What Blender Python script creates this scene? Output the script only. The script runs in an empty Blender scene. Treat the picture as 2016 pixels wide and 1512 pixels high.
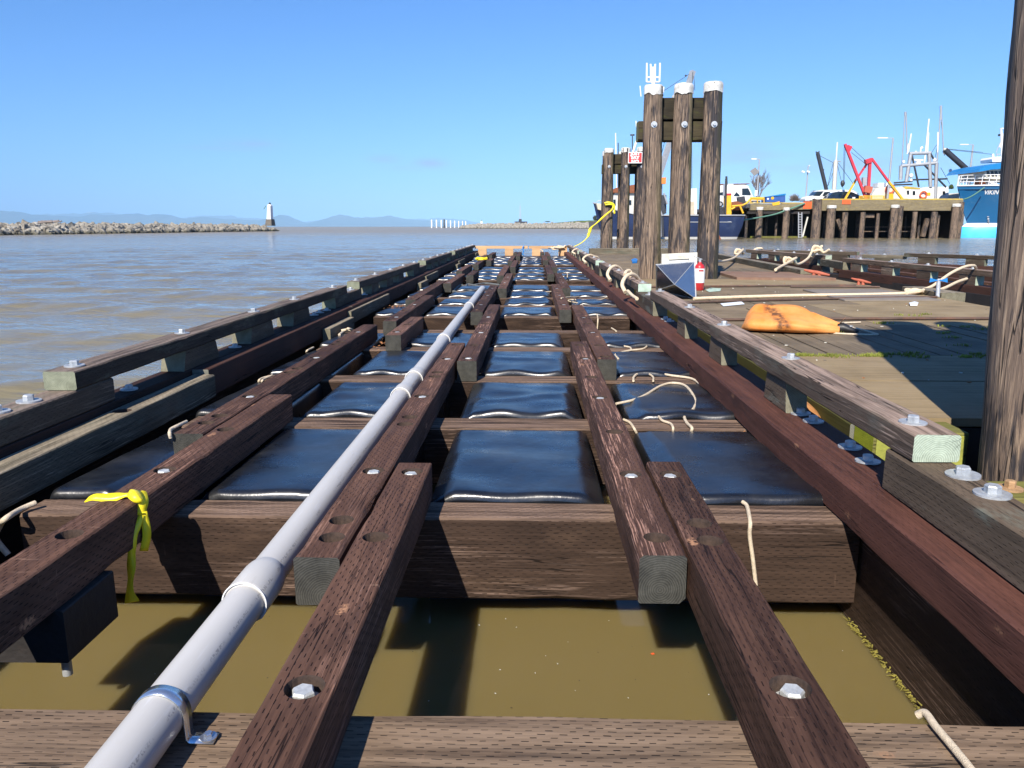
import bpy, bmesh, math, random
import numpy as np
from mathutils import Vector, Matrix, noise as mn
R=math.radians
random.seed(7); rng=np.random.default_rng(7)
scn=bpy.context.scene; COL=scn.collection

# ---------------------------------------------------------------- camera, sky, sun, exposure
# eye of the photographer is the origin; water lies 1.62 m below, the deck timbers 1 m below
PITCH=R(11.6015); YAW=R(1.5607); FPX=1510.0
cam=bpy.data.cameras.new('camera'); cam_o=bpy.data.objects.new('camera',cam); COL.objects.link(cam_o)
cam.sensor_width=36.0; cam.lens=36.0*FPX/2016.0; cam.clip_start=0.05; cam.clip_end=200000
cam_o.rotation_euler=(R(90)-PITCH,0,YAW); scn.camera=cam_o

SUN_EL=R(40); SUN_AZ=R(16.5)            # light travels towards +Y and a little to +X
wd=bpy.data.worlds.new('World'); scn.world=wd; wd.use_nodes=True
def build_world():
    nt=wd.node_tree; N=nt.nodes; L=nt.links; N.clear()
    out=N.new('ShaderNodeOutputWorld'); bg=N.new('ShaderNodeBackground'); sky=N.new('ShaderNodeTexSky')
    sky.sky_type='NISHITA'; sky.sun_disc=False; sky.sun_elevation=SUN_EL
    sky.sun_rotation=math.pi+SUN_AZ; sky.air_density=1.0; sky.dust_density=0.0; sky.ozone_density=6.0; sky.altitude=0
    hs=N.new('ShaderNodeHueSaturation'); hs.inputs['Saturation'].default_value=1.12; hs.inputs['Value'].default_value=1.0
    L.new(sky.outputs[0],hs.inputs['Color'])
    # clear spring air: the pale band at the very horizon is kept thin
    t0=N.new('ShaderNodeTexCoord'); s0=N.new('ShaderNodeSeparateXYZ'); L.new(t0.outputs['Generated'],s0.inputs[0])
    q=N.new('ShaderNodeMath'); q.operation='POWER'; L.new(s0.outputs[2],q.inputs[0]); q.inputs[1].default_value=2
    q2=N.new('ShaderNodeMath'); q2.operation='ADD'; L.new(q.outputs[0],q2.inputs[0]); q2.inputs[1].default_value=.095**2
    q3=N.new('ShaderNodeMath'); q3.operation='SQRT'; L.new(q2.outputs[0],q3.inputs[0])
    cb=N.new('ShaderNodeCombineXYZ'); L.new(s0.outputs[0],cb.inputs[0]); L.new(s0.outputs[1],cb.inputs[1]); L.new(q3.outputs[0],cb.inputs[2])
    L.new(cb.outputs[0],sky.inputs[0])
    # a few thin grey wisps of cloud low over the horizon (by direction)
    tc=N.new('ShaderNodeTexCoord'); mp=N.new('ShaderNodeMapping'); mp.inputs['Scale'].default_value=(9,9,46)
    L.new(tc.outputs['Generated'],mp.inputs['Vector'])
    no=N.new('ShaderNodeTexNoise'); no.inputs['Scale'].default_value=1.0; no.inputs['Detail'].default_value=6; L.new(mp.outputs[0],no.inputs['Vector'])
    acc=None
    sep=N.new('ShaderNodeSeparateXYZ'); L.new(tc.outputs['Generated'],sep.inputs[0])
    def mth(op,a,b=None,c=None):
        n=N.new('ShaderNodeMath'); n.operation=op
        for i,v in enumerate((a,b,c)):
            if v is None: continue
            if isinstance(v,(int,float)): n.inputs[i].default_value=v
            else: L.new(v,n.inputs[i])
        return n.outputs[0]
    # (azimuth right of +Y, elevation, half width, half height, strength) in radians
    az=mth('ARCTAN2',sep.outputs[0],sep.outputs[1]); el=mth('ARCSINE',sep.outputs[2])
    for (a,e,w,h,s) in [(-.345,.096,.030,.0045,.9),(-.37,.090,.05,.003,.5),(-.185,.081,.020,.0045,.9),(-.130,.077,.022,.006,1.0),(-.150,.071,.04,.004,.5),(.26,.078,.075,.020,1.0),(.38,.070,.12,.013,.9),(.53,.068,.10,.009,.7)]:
        dx=mth('DIVIDE',mth('SUBTRACT',az,a),w); dz=mth('DIVIDE',mth('SUBTRACT',el,e),h)
        r2=mth('ADD',mth('MULTIPLY',dx,dx),mth('MULTIPLY',dz,dz))
        g=mth('MULTIPLY',mth('POWER',2.718,mth('MULTIPLY',r2,-1.0)),s)
        acc=g if acc is None else mth('MAXIMUM',acc,g)
    rmp=N.new('ShaderNodeMapRange'); rmp.inputs[1].default_value=.30; rmp.inputs[2].default_value=.58; L.new(no.outputs[0],rmp.inputs[0])
    fac=mth('MULTIPLY',acc,rmp.outputs[0])
    mx=N.new('ShaderNodeMix'); mx.data_type='RGBA'; L.new(fac,mx.inputs[0]); mx.inputs[7].default_value=(2.0,2.75,4.2,1)
    tint=N.new('ShaderNodeMix'); tint.data_type='RGBA'; tint.blend_type='MULTIPLY'; tint.inputs[0].default_value=1; L.new(hs.outputs[0],tint.inputs[6]); tint.inputs[7].default_value=(.63,.76,.94,1); L.new(tint.outputs[2],mx.inputs[6])
    L.new(mx.outputs[2],bg.inputs[0]); bg.inputs[1].default_value=SKY_STRENGTH
    L.new(bg.outputs[0],out.inputs[0])
SKY_STRENGTH=0.11
build_world()
sl=bpy.data.lights.new('sun','SUN'); sl.energy=5.0; sl.angle=R(.53); sl.color=(1.0,.925,.815)
so=bpy.data.objects.new('sun',sl); COL.objects.link(so)
sd=Vector((math.cos(SUN_EL)*math.sin(SUN_AZ),math.cos(SUN_EL)*math.cos(SUN_AZ),-math.sin(SUN_EL)))
so.rotation_euler=sd.to_track_quat('-Z','Y').to_euler(); so.location=(-5,-20,20)
scn.view_settings.view_transform='Standard'; scn.view_settings.look='None'
scn.view_settings.exposure=0.72; scn.view_settings.gamma=1.0
scn.render.engine='CYCLES'
scn.cycles.max_bounces=6; scn.cycles.volume_bounces=0

WATER=-1.62
# ---------------------------------------------------------------- picture point -> place (at a known distance or height)
_F=Vector((-math.sin(YAW)*math.cos(PITCH),math.cos(YAW)*math.cos(PITCH),-math.sin(PITCH)))
_R=Vector((math.cos(YAW),math.sin(YAW),0)); _U=_R.cross(_F)
def _ray(x,y): return (_F*FPX+_R*(x-1008)+_U*(756-y))
def at(x,y,Y): d=_ray(x,y); return d*(Y/d.y)
def onz(x,y,z): d=_ray(x,y); return d*(z/d.z)

# ---------------------------------------------------------------- node helpers
class G:
    def __init__(s,name):
        s.m=bpy.data.materials.new(name); s.m.use_nodes=True; s.nt=s.m.node_tree; s.N=s.nt.nodes; s.L=s.nt.links
        s.b=s.N['Principled BSDF']; s.tc=s.N.new('ShaderNodeTexCoord')
    def lk(s,v,inp):
        if isinstance(v,(int,float)): inp.default_value=v
        elif isinstance(v,(tuple,list)): inp.default_value=tuple(v)+((1,) if len(v)==3 and len(inp.default_value)==4 else ())
        else: s.L.new(v,inp)
    def math(s,op,a,b=None,c=None,clamp=False):
        n=s.N.new('ShaderNodeMath'); n.operation=op; n.use_clamp=clamp
        for i,v in enumerate((a,b,c)):
            if v is not None: s.lk(v,n.inputs[i])
        return n.outputs[0]
    def vmath(s,op,a,b=None):
        n=s.N.new('ShaderNodeVectorMath'); n.operation=op
        s.lk(a,n.inputs[0])
        if b is not None: s.lk(b,n.inputs[3] if op=='SCALE' else n.inputs[1])
        return n.outputs[0]
    def mapv(s,v,scale,loc=(0,0,0)):
        n=s.N.new('ShaderNodeMapping'); s.L.new(v,n.inputs[0]); n.inputs['Scale'].default_value=scale; n.inputs['Location'].default_value=loc; return n.outputs[0]
    def noise(s,v,scale,detail=4,rough=.55,dist=0):
        n=s.N.new('ShaderNodeTexNoise'); s.L.new(v,n.inputs['Vector']); n.inputs['Scale'].default_value=scale
        n.inputs['Detail'].default_value=detail; n.inputs['Roughness'].default_value=rough; n.inputs['Distortion'].default_value=dist; return n.outputs[0]
    def voro(s,v,scale,feat='F1',rnd=1.0):
        n=s.N.new('ShaderNodeTexVoronoi'); n.feature=feat; s.L.new(v,n.inputs['Vector']); n.inputs['Scale'].default_value=scale; n.inputs['Randomness'].default_value=rnd; return n
    def rng(s,v,a,b,c=0,d=1,smooth=False):
        n=s.N.new('ShaderNodeMapRange'); s.lk(v,n.inputs[0]); n.interpolation_type='SMOOTHSTEP' if smooth else 'LINEAR'
        for i,x in enumerate((a,b,c,d)): n.inputs[i+1].default_value=x
        return n.outputs[0]
    def mix(s,f,a,b,mode='MIX'):
        n=s.N.new('ShaderNodeMix'); n.data_type='RGBA'; n.blend_type=mode; s.lk(f,n.inputs[0]); s.lk(a,n.inputs[6]); s.lk(b,n.inputs[7]); return n.outputs[2]
    def sep(s,v):
        n=s.N.new('ShaderNodeSeparateXYZ'); s.L.new(v,n.inputs[0]); return n.outputs
    def comb(s,x,y,z):
        n=s.N.new('ShaderNodeCombineXYZ'); s.lk(x,n.inputs[0]); s.lk(y,n.inputs[1]); s.lk(z,n.inputs[2]); return n.outputs[0]
    def bump(s,h,strength=.3,dist=.01,nrm=None):
        n=s.N.new('ShaderNodeBump'); s.lk(h,n.inputs['Height']); n.inputs['Strength'].default_value=strength; n.inputs['Distance'].default_value=dist
        if nrm is not None: s.L.new(nrm,n.inputs['Normal'])
        return n.outputs[0]
    def rand(s):
        n=s.N.new('ShaderNodeObjectInfo'); return n.outputs['Random']
    def done(s,col=None,rough=None,metal=None,nrm=None,spec=None):
        if col is not None: s.lk(col,s.b.inputs['Base Color'])
        if rough is not None: s.lk(rough,s.b.inputs['Roughness'])
        if metal is not None: s.lk(metal,s.b.inputs['Metallic'])
        if nrm is not None: s.L.new(nrm,s.b.inputs['Normal'])
        if spec is not None: s.lk(spec,s.b.inputs['Specular IOR Level'])
        return s.m

def wood(name,dark,light,incise=0.0,end_a=(.10,.10,.085),end_b=(.22,.22,.18),rough=.8,chips=0.0,stain=None,stain_amt=.4,bump=.5,lo=.3,hi=.75,streak=0.0,top=None,top_amt=.6):
    """sawn timber, grain along local Y; incised preservative slots, knots, bruises, end rings"""
    g=G(name); rv=g.rand(); off=g.vmath('SCALE',(13.7,7.1,5.3),rv)
    p0=g.tc.outputs['Object']; p=g.vmath('ADD',p0,off)
    n=g.sep(g.tc.outputs['Normal']); ax=g.math('ABSOLUTE',n[0]); ay=g.math('ABSOLUTE',n[1])
    isx=g.math('GREATER_THAN',ax,.7); isend=g.math('GREATER_THAN',ay,.7)
    P=g.sep(p); P0=g.sep(p0)
    u=g.math('ADD',g.math('MULTIPLY',P[2],isx),g.math('MULTIPLY',P[0],g.math('SUBTRACT',1.0,isx)))
    warp=g.noise(g.mapv(p,(5,1.1,5)),1.0,3)
    pw=g.vmath('ADD',p,g.vmath('SCALE',g.comb(warp,0,warp),.05))
    fine=g.noise(g.mapv(pw,(75,1.8,75)),1.0,5,.6)
    broad=g.noise(g.mapv(p,(9,.9,9)),1.0,4,.6)
    blot=g.noise(p,3.1,5,.65)
    t=g.math('ADD',g.math('MULTIPLY',fine,.45),g.math('ADD',g.math('MULTIPLY',broad,.33),g.math('MULTIPLY',blot,.22)))
    t=g.math('ADD',t,g.math('MULTIPLY',g.math('SUBTRACT',rv,.5),.20))
    col=g.mix(g.rng(t,lo+.05,hi-.02),dark,light)
    if streak:   # bleached raised grain
        st=g.rng(g.noise(g.mapv(pw,(120,2.6,120)),1.0,3,.7),.52,.66)
        area=g.rng(g.noise(g.mapv(p,(4,.8,4),(3,1,2)),1.0,3),.46,.6)
        col=g.mix(g.math('MULTIPLY',g.math('MULTIPLY',st,area),streak),col,tuple(min(1,c*3.4+.05) for c in light))
    if stain:
        sm=g.rng(g.noise(g.mapv(p,(6,1.7,6),(1,5,2)),1.0,5,.7),.54,.68)
        col=g.mix(g.math('MULTIPLY',sm,stain_amt),col,stain)
    if top:      # upper face bleached by the weather
        isz=g.rng(n[2],.6,.8); tn=g.rng(g.noise(g.mapv(pw,(30,1.3,30),(5,3,8)),1.0,4,.65),.36,.6)
        col=g.mix(g.math('MULTIPLY',g.math('MULTIPLY',isz,tn),top_amt),col,top)
    h=g.math('MULTIPLY',fine,.6)
    if incise:
        row=g.math('DIVIDE',u,.0128); rf=g.math('FRACT',row); rl=g.math('FLOOR',row)
        jit=g.noise(g.mapv(p,(60,14,60)),1.0,1)
        s=g.math('ADD',g.math('DIVIDE',P[1],.050),g.math('ADD',g.math('MULTIPLY',rl,.391),g.math('MULTIPLY',jit,.5)))
        f=g.math('FRACT',s)
        m1=g.math('LESS_THAN',g.math('ABSOLUTE',g.math('SUBTRACT',f,.3)),.17)
        m2=g.rng(g.math('ABSOLUTE',g.math('SUBTRACT',g.math('ADD',rf,g.math('MULTIPLY',g.math('SUBTRACT',jit,.5),.5)),.5)),.06,.15,1,0)
        fade=g.rng(g.noise(g.mapv(p,(7,2,7)),1.0,2),.33,.55,.25,1)
        ms=g.math('MULTIPLY',g.math('MULTIPLY',m1,m2),g.math('MULTIPLY',fade,g.math('SUBTRACT',1.0,isend)))
        col=g.mix(g.math('MULTIPLY',ms,incise),col,tuple(c*.22 for c in dark))
        h=g.math('SUBTRACT',h,g.math('MULTIPLY',ms,1.1))
    # long drying checks
    ck=g.noise(g.mapv(pw,(26,.55,26),(4,2,1)),1.0,2,.5)
    ckm=g.rng(g.math('ABSOLUTE',g.math('SUBTRACT',ck,.5)),.004,.012,1,0)
    ckm=g.math('MULTIPLY',ckm,g.rng(g.noise(g.mapv(p,(3,.9,3),(9,1,2)),1.0,2),.5,.58))
    col=g.mix(g.math('MULTIPLY',ckm,.8),col,tuple(c*.15 for c in dark)); h=g.math('SUBTRACT',h,g.math('MULTIPLY',ckm,1.5))
    if chips:
        vo=g.voro(g.mapv(p,(6.5,2.9,6.5)),1.0); d=vo.outputs['Distance']
        d2=g.math('ADD',d,g.math('MULTIPLY',g.math('SUBTRACT',g.noise(p,60,3),.5),.12))
        cm=g.rng(d2,.075,.115,1,0)
        pick=g.math('GREATER_THAN',g.sep(vo.outputs['Color'])[0],.25)
        cm=g.math('MULTIPLY',g.math('MULTIPLY',cm,pick),g.math('MULTIPLY',g.rng(g.noise(p,95,2),.38,.55),chips))
        col=g.mix(cm,col,(.42,.22,.12))
        # scuffs across the grain where chains have rubbed
        sc=g.rng(g.noise(g.mapv(p,(3.2,26,3.2),(2,7,1)),1.0,4,.7),.665,.74)
        col=g.mix(g.math('MULTIPLY',sc,.5*chips),col,(.36,.22,.15))
    # end grain rings
    cx=g.math('SUBTRACT',P0[0],g.math('MULTIPLY',g.math('SUBTRACT',rv,.4),.16)); cz=g.math('ADD',P0[2],g.math('MULTIPLY',rv,.10))
    rr=g.math('SQRT',g.math('ADD',g.math('MULTIPLY',cx,cx),g.math('MULTIPLY',cz,cz)))
    rn=g.math('SINE',g.math('ADD',g.math('MULTIPLY',rr,820),g.math('MULTIPLY',g.noise(p0,14,4),16)))
    rc=g.mix(g.rng(g.math('ADD',g.math('MULTIPLY',rn,.20),g.math('MULTIPLY',g.noise(p,16,5,.7),1.3)),.25,1.15),end_a,end_b)
    col=g.mix(isend,col,rc)
    rg=g.rng(fine,.3,.8,rough-.12,min(1,rough+.12))
    return g.done(col,rg,0,g.bump(h,bump,.006),spec=.16)

def simple(name,col,rough=.5,metal=0.0,var=.12,scale=8,bump=0.0,spec=.5,dirt=None,dirt_amt=.5,coat=0):
    g=G(name); p=g.vmath('ADD',g.tc.outputs['Object'],g.vmath('SCALE',(9.1,3.3,4.7),g.rand()))
    n=g.noise(p,scale,5,.6)
    c=g.mix(g.rng(n,.3,.7),tuple(x*(1-var) for x in col),tuple(min(1,x*(1+var)) for x in col))
    if dirt:
        d=g.rng(g.noise(p,scale*.6,6,.7),.52,.68); c=g.mix(g.math('MULTIPLY',d,dirt_amt),c,dirt)
    nr=g.bump(g.noise(p,scale*6,4),bump,.01) if bump else None
    if coat: g.b.inputs['Coat Weight'].default_value=coat
    return g.done(c,g.rng(n,.3,.7,max(.02,rough-.07),min(1,rough+.07)),metal,nr,spec)

def pile_wood(name,tan=.5,moss=.5):
    g=G(name); rv=g.rand(); p0=g.tc.outputs['Object']; p=g.vmath('ADD',p0,g.vmath('SCALE',(11,5,17),rv)); n=g.sep(g.tc.outputs['Normal']); P0=g.sep(p0)
    w=g.noise(g.mapv(p,(3,3,.7)),1,3); pw=g.vmath('ADD',p,g.vmath('SCALE',g.comb(w,w,0),.07))
    f=g.noise(g.mapv(pw,(48,48,2.3)),1,6,.65); b=g.noise(g.mapv(pw,(9,9,.55)),1,5,.6); blot=g.noise(g.mapv(p,(2.2,2.2,.8)),1,4)
    patch=g.noise(g.mapv(pw,(15,15,3.4)),1,4,.6)
    a=g.math('ADD',g.math('MULTIPLY',f,.3),g.math('ADD',g.math('MULTIPLY',b,.3),g.math('MULTIPLY',patch,.4)))
    a=g.math('ADD',a,g.math('MULTIPLY',g.math('SUBTRACT',blot,.5),.5)); a=g.math('ADD',a,g.math('MULTIPLY',g.math('SUBTRACT',rv,.5),.04))
    th=.60-.17*tan
    c=g.mix(g.rng(a,th-.03,th+.05),(.043,.038,.040),(.165,.118,.086))
    c=g.mix(g.math('MULTIPLY',g.rng(f,.50,.62),g.rng(a,th-.05,th+.09)),c,(.33,.24,.165))
    ck=g.rng(g.math('ABSOLUTE',g.math('SUBTRACT',g.noise(g.mapv(pw,(22,22,.45),(3,1,5)),1,2),.5)),.006,.02,1,0)
    c=g.mix(g.math('MULTIPLY',ck,.85),c,(.012,.011,.011))
    if moss:
        side=g.rng(n[0],.25,.95); mm=g.rng(g.noise(g.mapv(p,(7,7,.8),(2,2,2)),1,5,.7),.40,.6)
        back=g.rng(n[1],.1,.8); mm=g.math('MULTIPLY',mm,g.math('MAXIMUM',side,back))
        c=g.mix(g.math('MULTIPLY',mm,moss),c,(.10,.115,.028))
    return g.done(c,g.rng(f,.3,.7,.7,.95),0,g.bump(g.math('SUBTRACT',g.math('ADD',f,g.math('MULTIPLY',patch,.8)),g.math('MULTIPLY',ck,1.0)),.8,.012),.3)

M={}
M['bore']=simple('bored_hole_wall',(.055,.035,.026),.9,0,.4,60,.3)
M['stringer']=wood('treated_brown_timber',(.033,.0165,.0115),(.160,.083,.055),incise=.9,chips=.9,lo=.3,hi=.72,end_a=(.022,.022,.020),end_b=(.085,.083,.072),stain=(.16,.10,.075),stain_amt=.3,streak=.35)
M['worn']=wood('worn_brown_timber',(.033,.0165,.012),(.165,.087,.059),incise=.5,chips=.7,streak=.8,end_a=(.025,.025,.022),end_b=(.09,.088,.075))
M['redbeam']=wood('red_brown_beam',(.046,.0195,.0145),(.165,.070,.050),incise=.35,chips=.35,lo=.25,hi=.7,stain=(.03,.018,.016),stain_amt=.5,bump=.35)
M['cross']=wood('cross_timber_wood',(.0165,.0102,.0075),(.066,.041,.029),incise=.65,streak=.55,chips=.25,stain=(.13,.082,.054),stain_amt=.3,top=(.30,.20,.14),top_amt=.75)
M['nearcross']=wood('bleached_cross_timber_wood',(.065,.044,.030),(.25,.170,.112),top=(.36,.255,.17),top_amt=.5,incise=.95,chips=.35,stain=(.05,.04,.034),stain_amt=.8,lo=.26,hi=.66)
M['grey']=wood('weathered_grey_timber',(.05,.044,.031),(.20,.17,.12),incise=.4,top=(.40,.33,.235),top_amt=.7,end_a=(.10,.09,.06),end_b=(.26,.24,.17),stain=(.11,.13,.10),stain_amt=.6,streak=.4)
M['rail']=wood('rail_timber',(.060,.043,.031),(.20,.142,.103),incise=.0,streak=.5,top=(.43,.315,.25),top_amt=.8,end_a=(.22,.26,.20),end_b=(.52,.60,.46),stain=(.30,.36,.29),stain_amt=.16,bump=.8)
M['railblock']=wood('rail_block_timber',(.058,.043,.029),(.185,.135,.092),incise=.6,end_a=(.11,.10,.07),end_b=(.24,.23,.165),stain=(.30,.38,.31),stain_amt=.3)
M['leftrail']=wood('left_rail_timber',(.035,.027,.020),(.125,.095,.068),incise=.45,streak=.2,top=(.27,.205,.165),top_amt=.8,end_a=(.12,.13,.09),end_b=(.30,.315,.225),stain=(.20,.22,.15),stain_amt=.4)
M['leftbeam']=wood('left_beam_timber',(.026,.0145,.0115),(.095,.046,.034),incise=.35,lo=.28,hi=.72)
M['newwood']=wood('new_yellow_timber',(.40,.24,.12),(.72,.47,.26),chips=.3,end_a=(.4,.25,.13),end_b=(.6,.42,.24),bump=.3)
M['copper']=simple('copper_treated_end',(.40,.52,.42),.8,0,.25,14,.2)
M['sidemoss']=wood('mossy_edge_shade_tint',(.03,.03,.011),(.10,.095,.03),stain=(.09,.075,.035),stain_amt=.6)  # moss colour darkened to carry the shade of the gap below the rail
M['mossbeam']=wood('mossy_timber',(.07,.07,.02),(.21,.20,.055),stain=(.15,.13,.06),stain_amt=.5,end_a=(.2,.24,.02),end_b=(.45,.5,.05))
M['limemoss']=simple('lime_moss_face',(.27,.28,.05),.9,0,.25,9,.4,dirt=(.12,.11,.04))
M['rustwood']=wood('orange_timber',(.28,.12,.04),(.6,.30,.12),end_a=(.3,.15,.06),end_b=(.5,.3,.12))
M['creosote']=simple('black_creosote_timber',(.018,.015,.014),.75,0,.4,6,.4,dirt=(.06,.04,.03))
M['galv']=simple('galvanised_steel',(.46,.48,.49),.5,.45,.2,40,.2,dirt=(.35,.35,.33))
M['zincbolt']=simple('weathered_bolt_zinc',(.55,.56,.54),.5,.35,.2,60,.2)
M['steel']=simple('stainless_sheet',(.42,.43,.45),.22,.9,.08,5,.02)
M['strap']=simple('bright_zinc_strap',(.62,.66,.70),.22,.9,.06,20)
M['debris']=simple('dry_leaf_scrap',(.34,.15,.06),.9,0,.4,60,.3)
M['rope']=simple('cream_nylon_rope',(.62,.52,.38),.85,0,.18,60,.5)
M['ropegrey']=simple('grey_wet_rope',(.12,.13,.13),.8,0,.3,50,.5)
M['mooring']=simple('cream_mooring_rope',(.70,.56,.38),.85,0,.15,30,.5)
M['yellow']=simple('yellow_plastic_tape',(.86,.70,.02),.4,0,.08,18,.05)
M['yellow'].node_tree.nodes['Principled BSDF'].inputs['Transmission Weight'].default_value=0
M['bluetape']=simple('blue_plastic',(.02,.20,.55),.4,0,.1,20)
M['white']=simple('white_paint',(.76,.76,.73),.45,0,.06,3,dirt=(.5,.46,.4),dirt_amt=.35)
M['whiteplain']=simple('clean_white_paint',(.8,.8,.79),.4,0,.04,3)
M['offwhite']=simple('stained_white_panel',(.62,.60,.52),.5,0,.08,6,dirt=(.35,.3,.2))
M['paper']=simple('white_paper',(.72,.75,.78),.7,0,.05,30)
M['red']=simple('red_paint',(.48,.025,.03),.35,0,.1,8,dirt=(.25,.04,.03))
M['cranered']=simple('crane_red_paint',(.60,.04,.06),.45,0,.12,2,dirt=(.4,.1,.08))
M['rustbolt']=simple('rusty_tan_bolt',(.40,.25,.13),.8,.2,.25,40,.3)
M['rust']=simple('rusty_iron',(.24,.085,.04),.85,.2,.35,12,.4)
M['rod']=simple('rusted_steel_rod',(.13,.085,.065),.7,.4,.3,6,.3,dirt=(.33,.12,.05))
M['cleat']=simple('orange_red_cleat',(.42,.11,.06),.7,0,.2,14,.3)
M['black']=simple('black_rubber',(.02,.02,.022),.5,0,.2,20)
M['darksteel']=simple('dark_steel',(.06,.062,.07),.5,.5,.2,6)
M['greysteel']=simple('grey_painted_steel',(.36,.37,.38),.5,.2,.12,4)
M['lampgrey']=simple('lamp_post_grey',(.40,.41,.42),.5,.3,.08,3)
M['navy']=simple('navy_hull_paint',(.018,.035,.10),.5,0,.25,.35,.05,dirt=(.10,.14,.22),dirt_amt=.45)
M['vikblue']=simple('blue_hull_paint',(.012,.115,.27),.35,0,.08,.25,.02,dirt=(.22,.33,.42),dirt_amt=.4)
M['vikroof']=simple('bright_blue_roof_paint',(.015,.19,.46),.35,0,.06,1)
M['viklow']=simple('light_blue_bottom_paint',(.05,.42,.85),.4,0,.08,.6)
M['bluebox']=simple('blue_bin_paint',(.03,.09,.30),.5,0,.12,2)
M['beige']=simple('beige_deckhouse_paint',(.52,.46,.34),.55,0,.12,1.2,dirt=(.3,.2,.12))
M['yellowpaint']=simple('yellow_crane_paint',(.75,.42,.02),.5,0,.12,2,dirt=(.4,.2,.05))
M['orangepaint']=simple('orange_crane_paint',(.65,.22,.04),.5,0,.15,2)
M['kerbyellow']=simple('faded_yellow_kerb',(.50,.36,.06),.8,0,.2,1.5,.2,dirt=(.30,.24,.16),dirt_amt=.8)
M['glass']=simple('dark_window_glass',(.015,.022,.03),.06,0,.1,3)
M['carblue']=simple('dark_blue_car_paint',(.012,.018,.04),.2,.2,.1,3,coat=.5)
M['orangebuoy']=simple('orange_lifebuoy',(.8,.12,.03),.5,0,.1,8)
M['green']=simple('green_rope',(.10,.22,.16),.8,0,.2,20,.3)
M['granite']=simple('lighthouse_stone_base',(.13,.115,.095),.9,0,.25,1.5,.4)
M['concrete']=simple('grey_concrete',(.30,.29,.27),.9,0,.2,1,.3)
M['leafgrey']=simple('grey_green_foliage',(.06,.075,.045),.9,0,.4,.5)
M['bark']=simple('bare_twig_bark',(.20,.165,.145),.9,0,.2,3)
M['grass']=simple('spit_grass',(.085,.12,.035),.95,0,.3,.15)
M['asphalt']=simple('wharf_paving',(.16,.15,.14),.9,0,.2,.5)
M['cap']=simple('white_pile_cap_sheet',(.58,.57,.52),.6,0,.14,9,.8,dirt=(.22,.19,.15),dirt_amt=.7)
M['pile_tan']=pile_wood('tan_pile_wood',1.05,.55)
M['pile']=pile_wood('creosoted_pile_wood',.76,.7)
M['pile_near']=pile_wood('near_pile_wood',.92,.0)
M['red_sign']=simple('red_sign_paint',(.62,.05,.045),.5,0,.08,4)
M['pile_dark']=pile_wood('dark_creosoted_pile_wood',.40,.5)
M['wharfpile']=pile_wood('wharf_pile_wood',.8,.35)
M['wharfcap']=wood('wharf_cap_timber',(.11,.088,.05),(.29,.24,.15),stain=(.33,.25,.075),stain_amt=.6)
M['dolphinbeam']=wood('mossy_dolphin_beam',(.022,.019,.014),(.085,.07,.042),stain=(.075,.08,.022),stain_amt=.75,end_a=(.14,.14,.05),end_b=(.25,.23,.11))

def mat_pvc():
    g=G('grey_pvc'); p=g.tc.outputs['Object']; P=g.sep(p)
    n=g.noise(g.mapv(p,(6,.8,6)),1,5,.6); sc=g.rng(g.noise(g.mapv(p,(90,5,90)),1,3),.62,.7)
    c=g.mix(g.rng(n,.3,.7),(.47,.455,.425),(.54,.525,.495)); c=g.mix(g.math('MULTIPLY',sc,.35),c,(.62,.62,.63))
    d=g.rng(g.noise(g.mapv(p,(9,2,9),(5,5,5)),1,6,.7),.60,.70); c=g.mix(g.math('MULTIPLY',d,.35),c,(.26,.24,.22))
    # worn ink marking along one side
    a=g.math('ARCTAN2',P[2],P[0]); band=g.math('LESS_THAN',g.math('ABSOLUTE',g.math('SUBTRACT',a,.62)),.075)
    ink=g.math('GREATER_THAN',g.noise(g.mapv(p,(130,150,130)),1,1),.52)
    wear=g.rng(g.noise(g.mapv(p,(5,9,5)),1,2),.42,.55)
    c=g.mix(g.math('MULTIPLY',g.math('MULTIPLY',band,ink),g.math('MULTIPLY',wear,.5)),c,(.10,.10,.11))
    return g.done(c,g.rng(n,.3,.7,.36,.5),0,g.bump(n,.06,.01),.45)
M['pvc']=mat_pvc()

def mat_tarp():
    g=G('black_plastic_sheet'); rv=g.rand(); p=g.vmath('ADD',g.tc.outputs['Object'],g.vmath('SCALE',(7,9,3),rv))
    n=g.noise(p,5,5,.6); fine=g.noise(p,38,4,.6)
    sp=g.rng(g.noise(g.mapv(p,(34,70,34)),1,4,.75),.69,.75); dust=g.rng(g.noise(p,2.2,6,.7),.45,.75)
    c=g.mix(dust,(.0065,.0075,.010),(.026,.026,.026)); c=g.mix(g.math('MULTIPLY',sp,.75),c,(.40,.41,.41))
    r=g.math('ADD',g.rng(n,.3,.7,.22,.34),g.math('MULTIPLY',g.math('ADD',dust,sp),.13))
    h=g.math('ADD',n,g.math('MULTIPLY',fine,.10))
    g.b.inputs['IOR'].default_value=1.62
    return g.done(c,r,0,g.bump(h,.13,.03),.6)
M['tarp']=mat_tarp()

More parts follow.
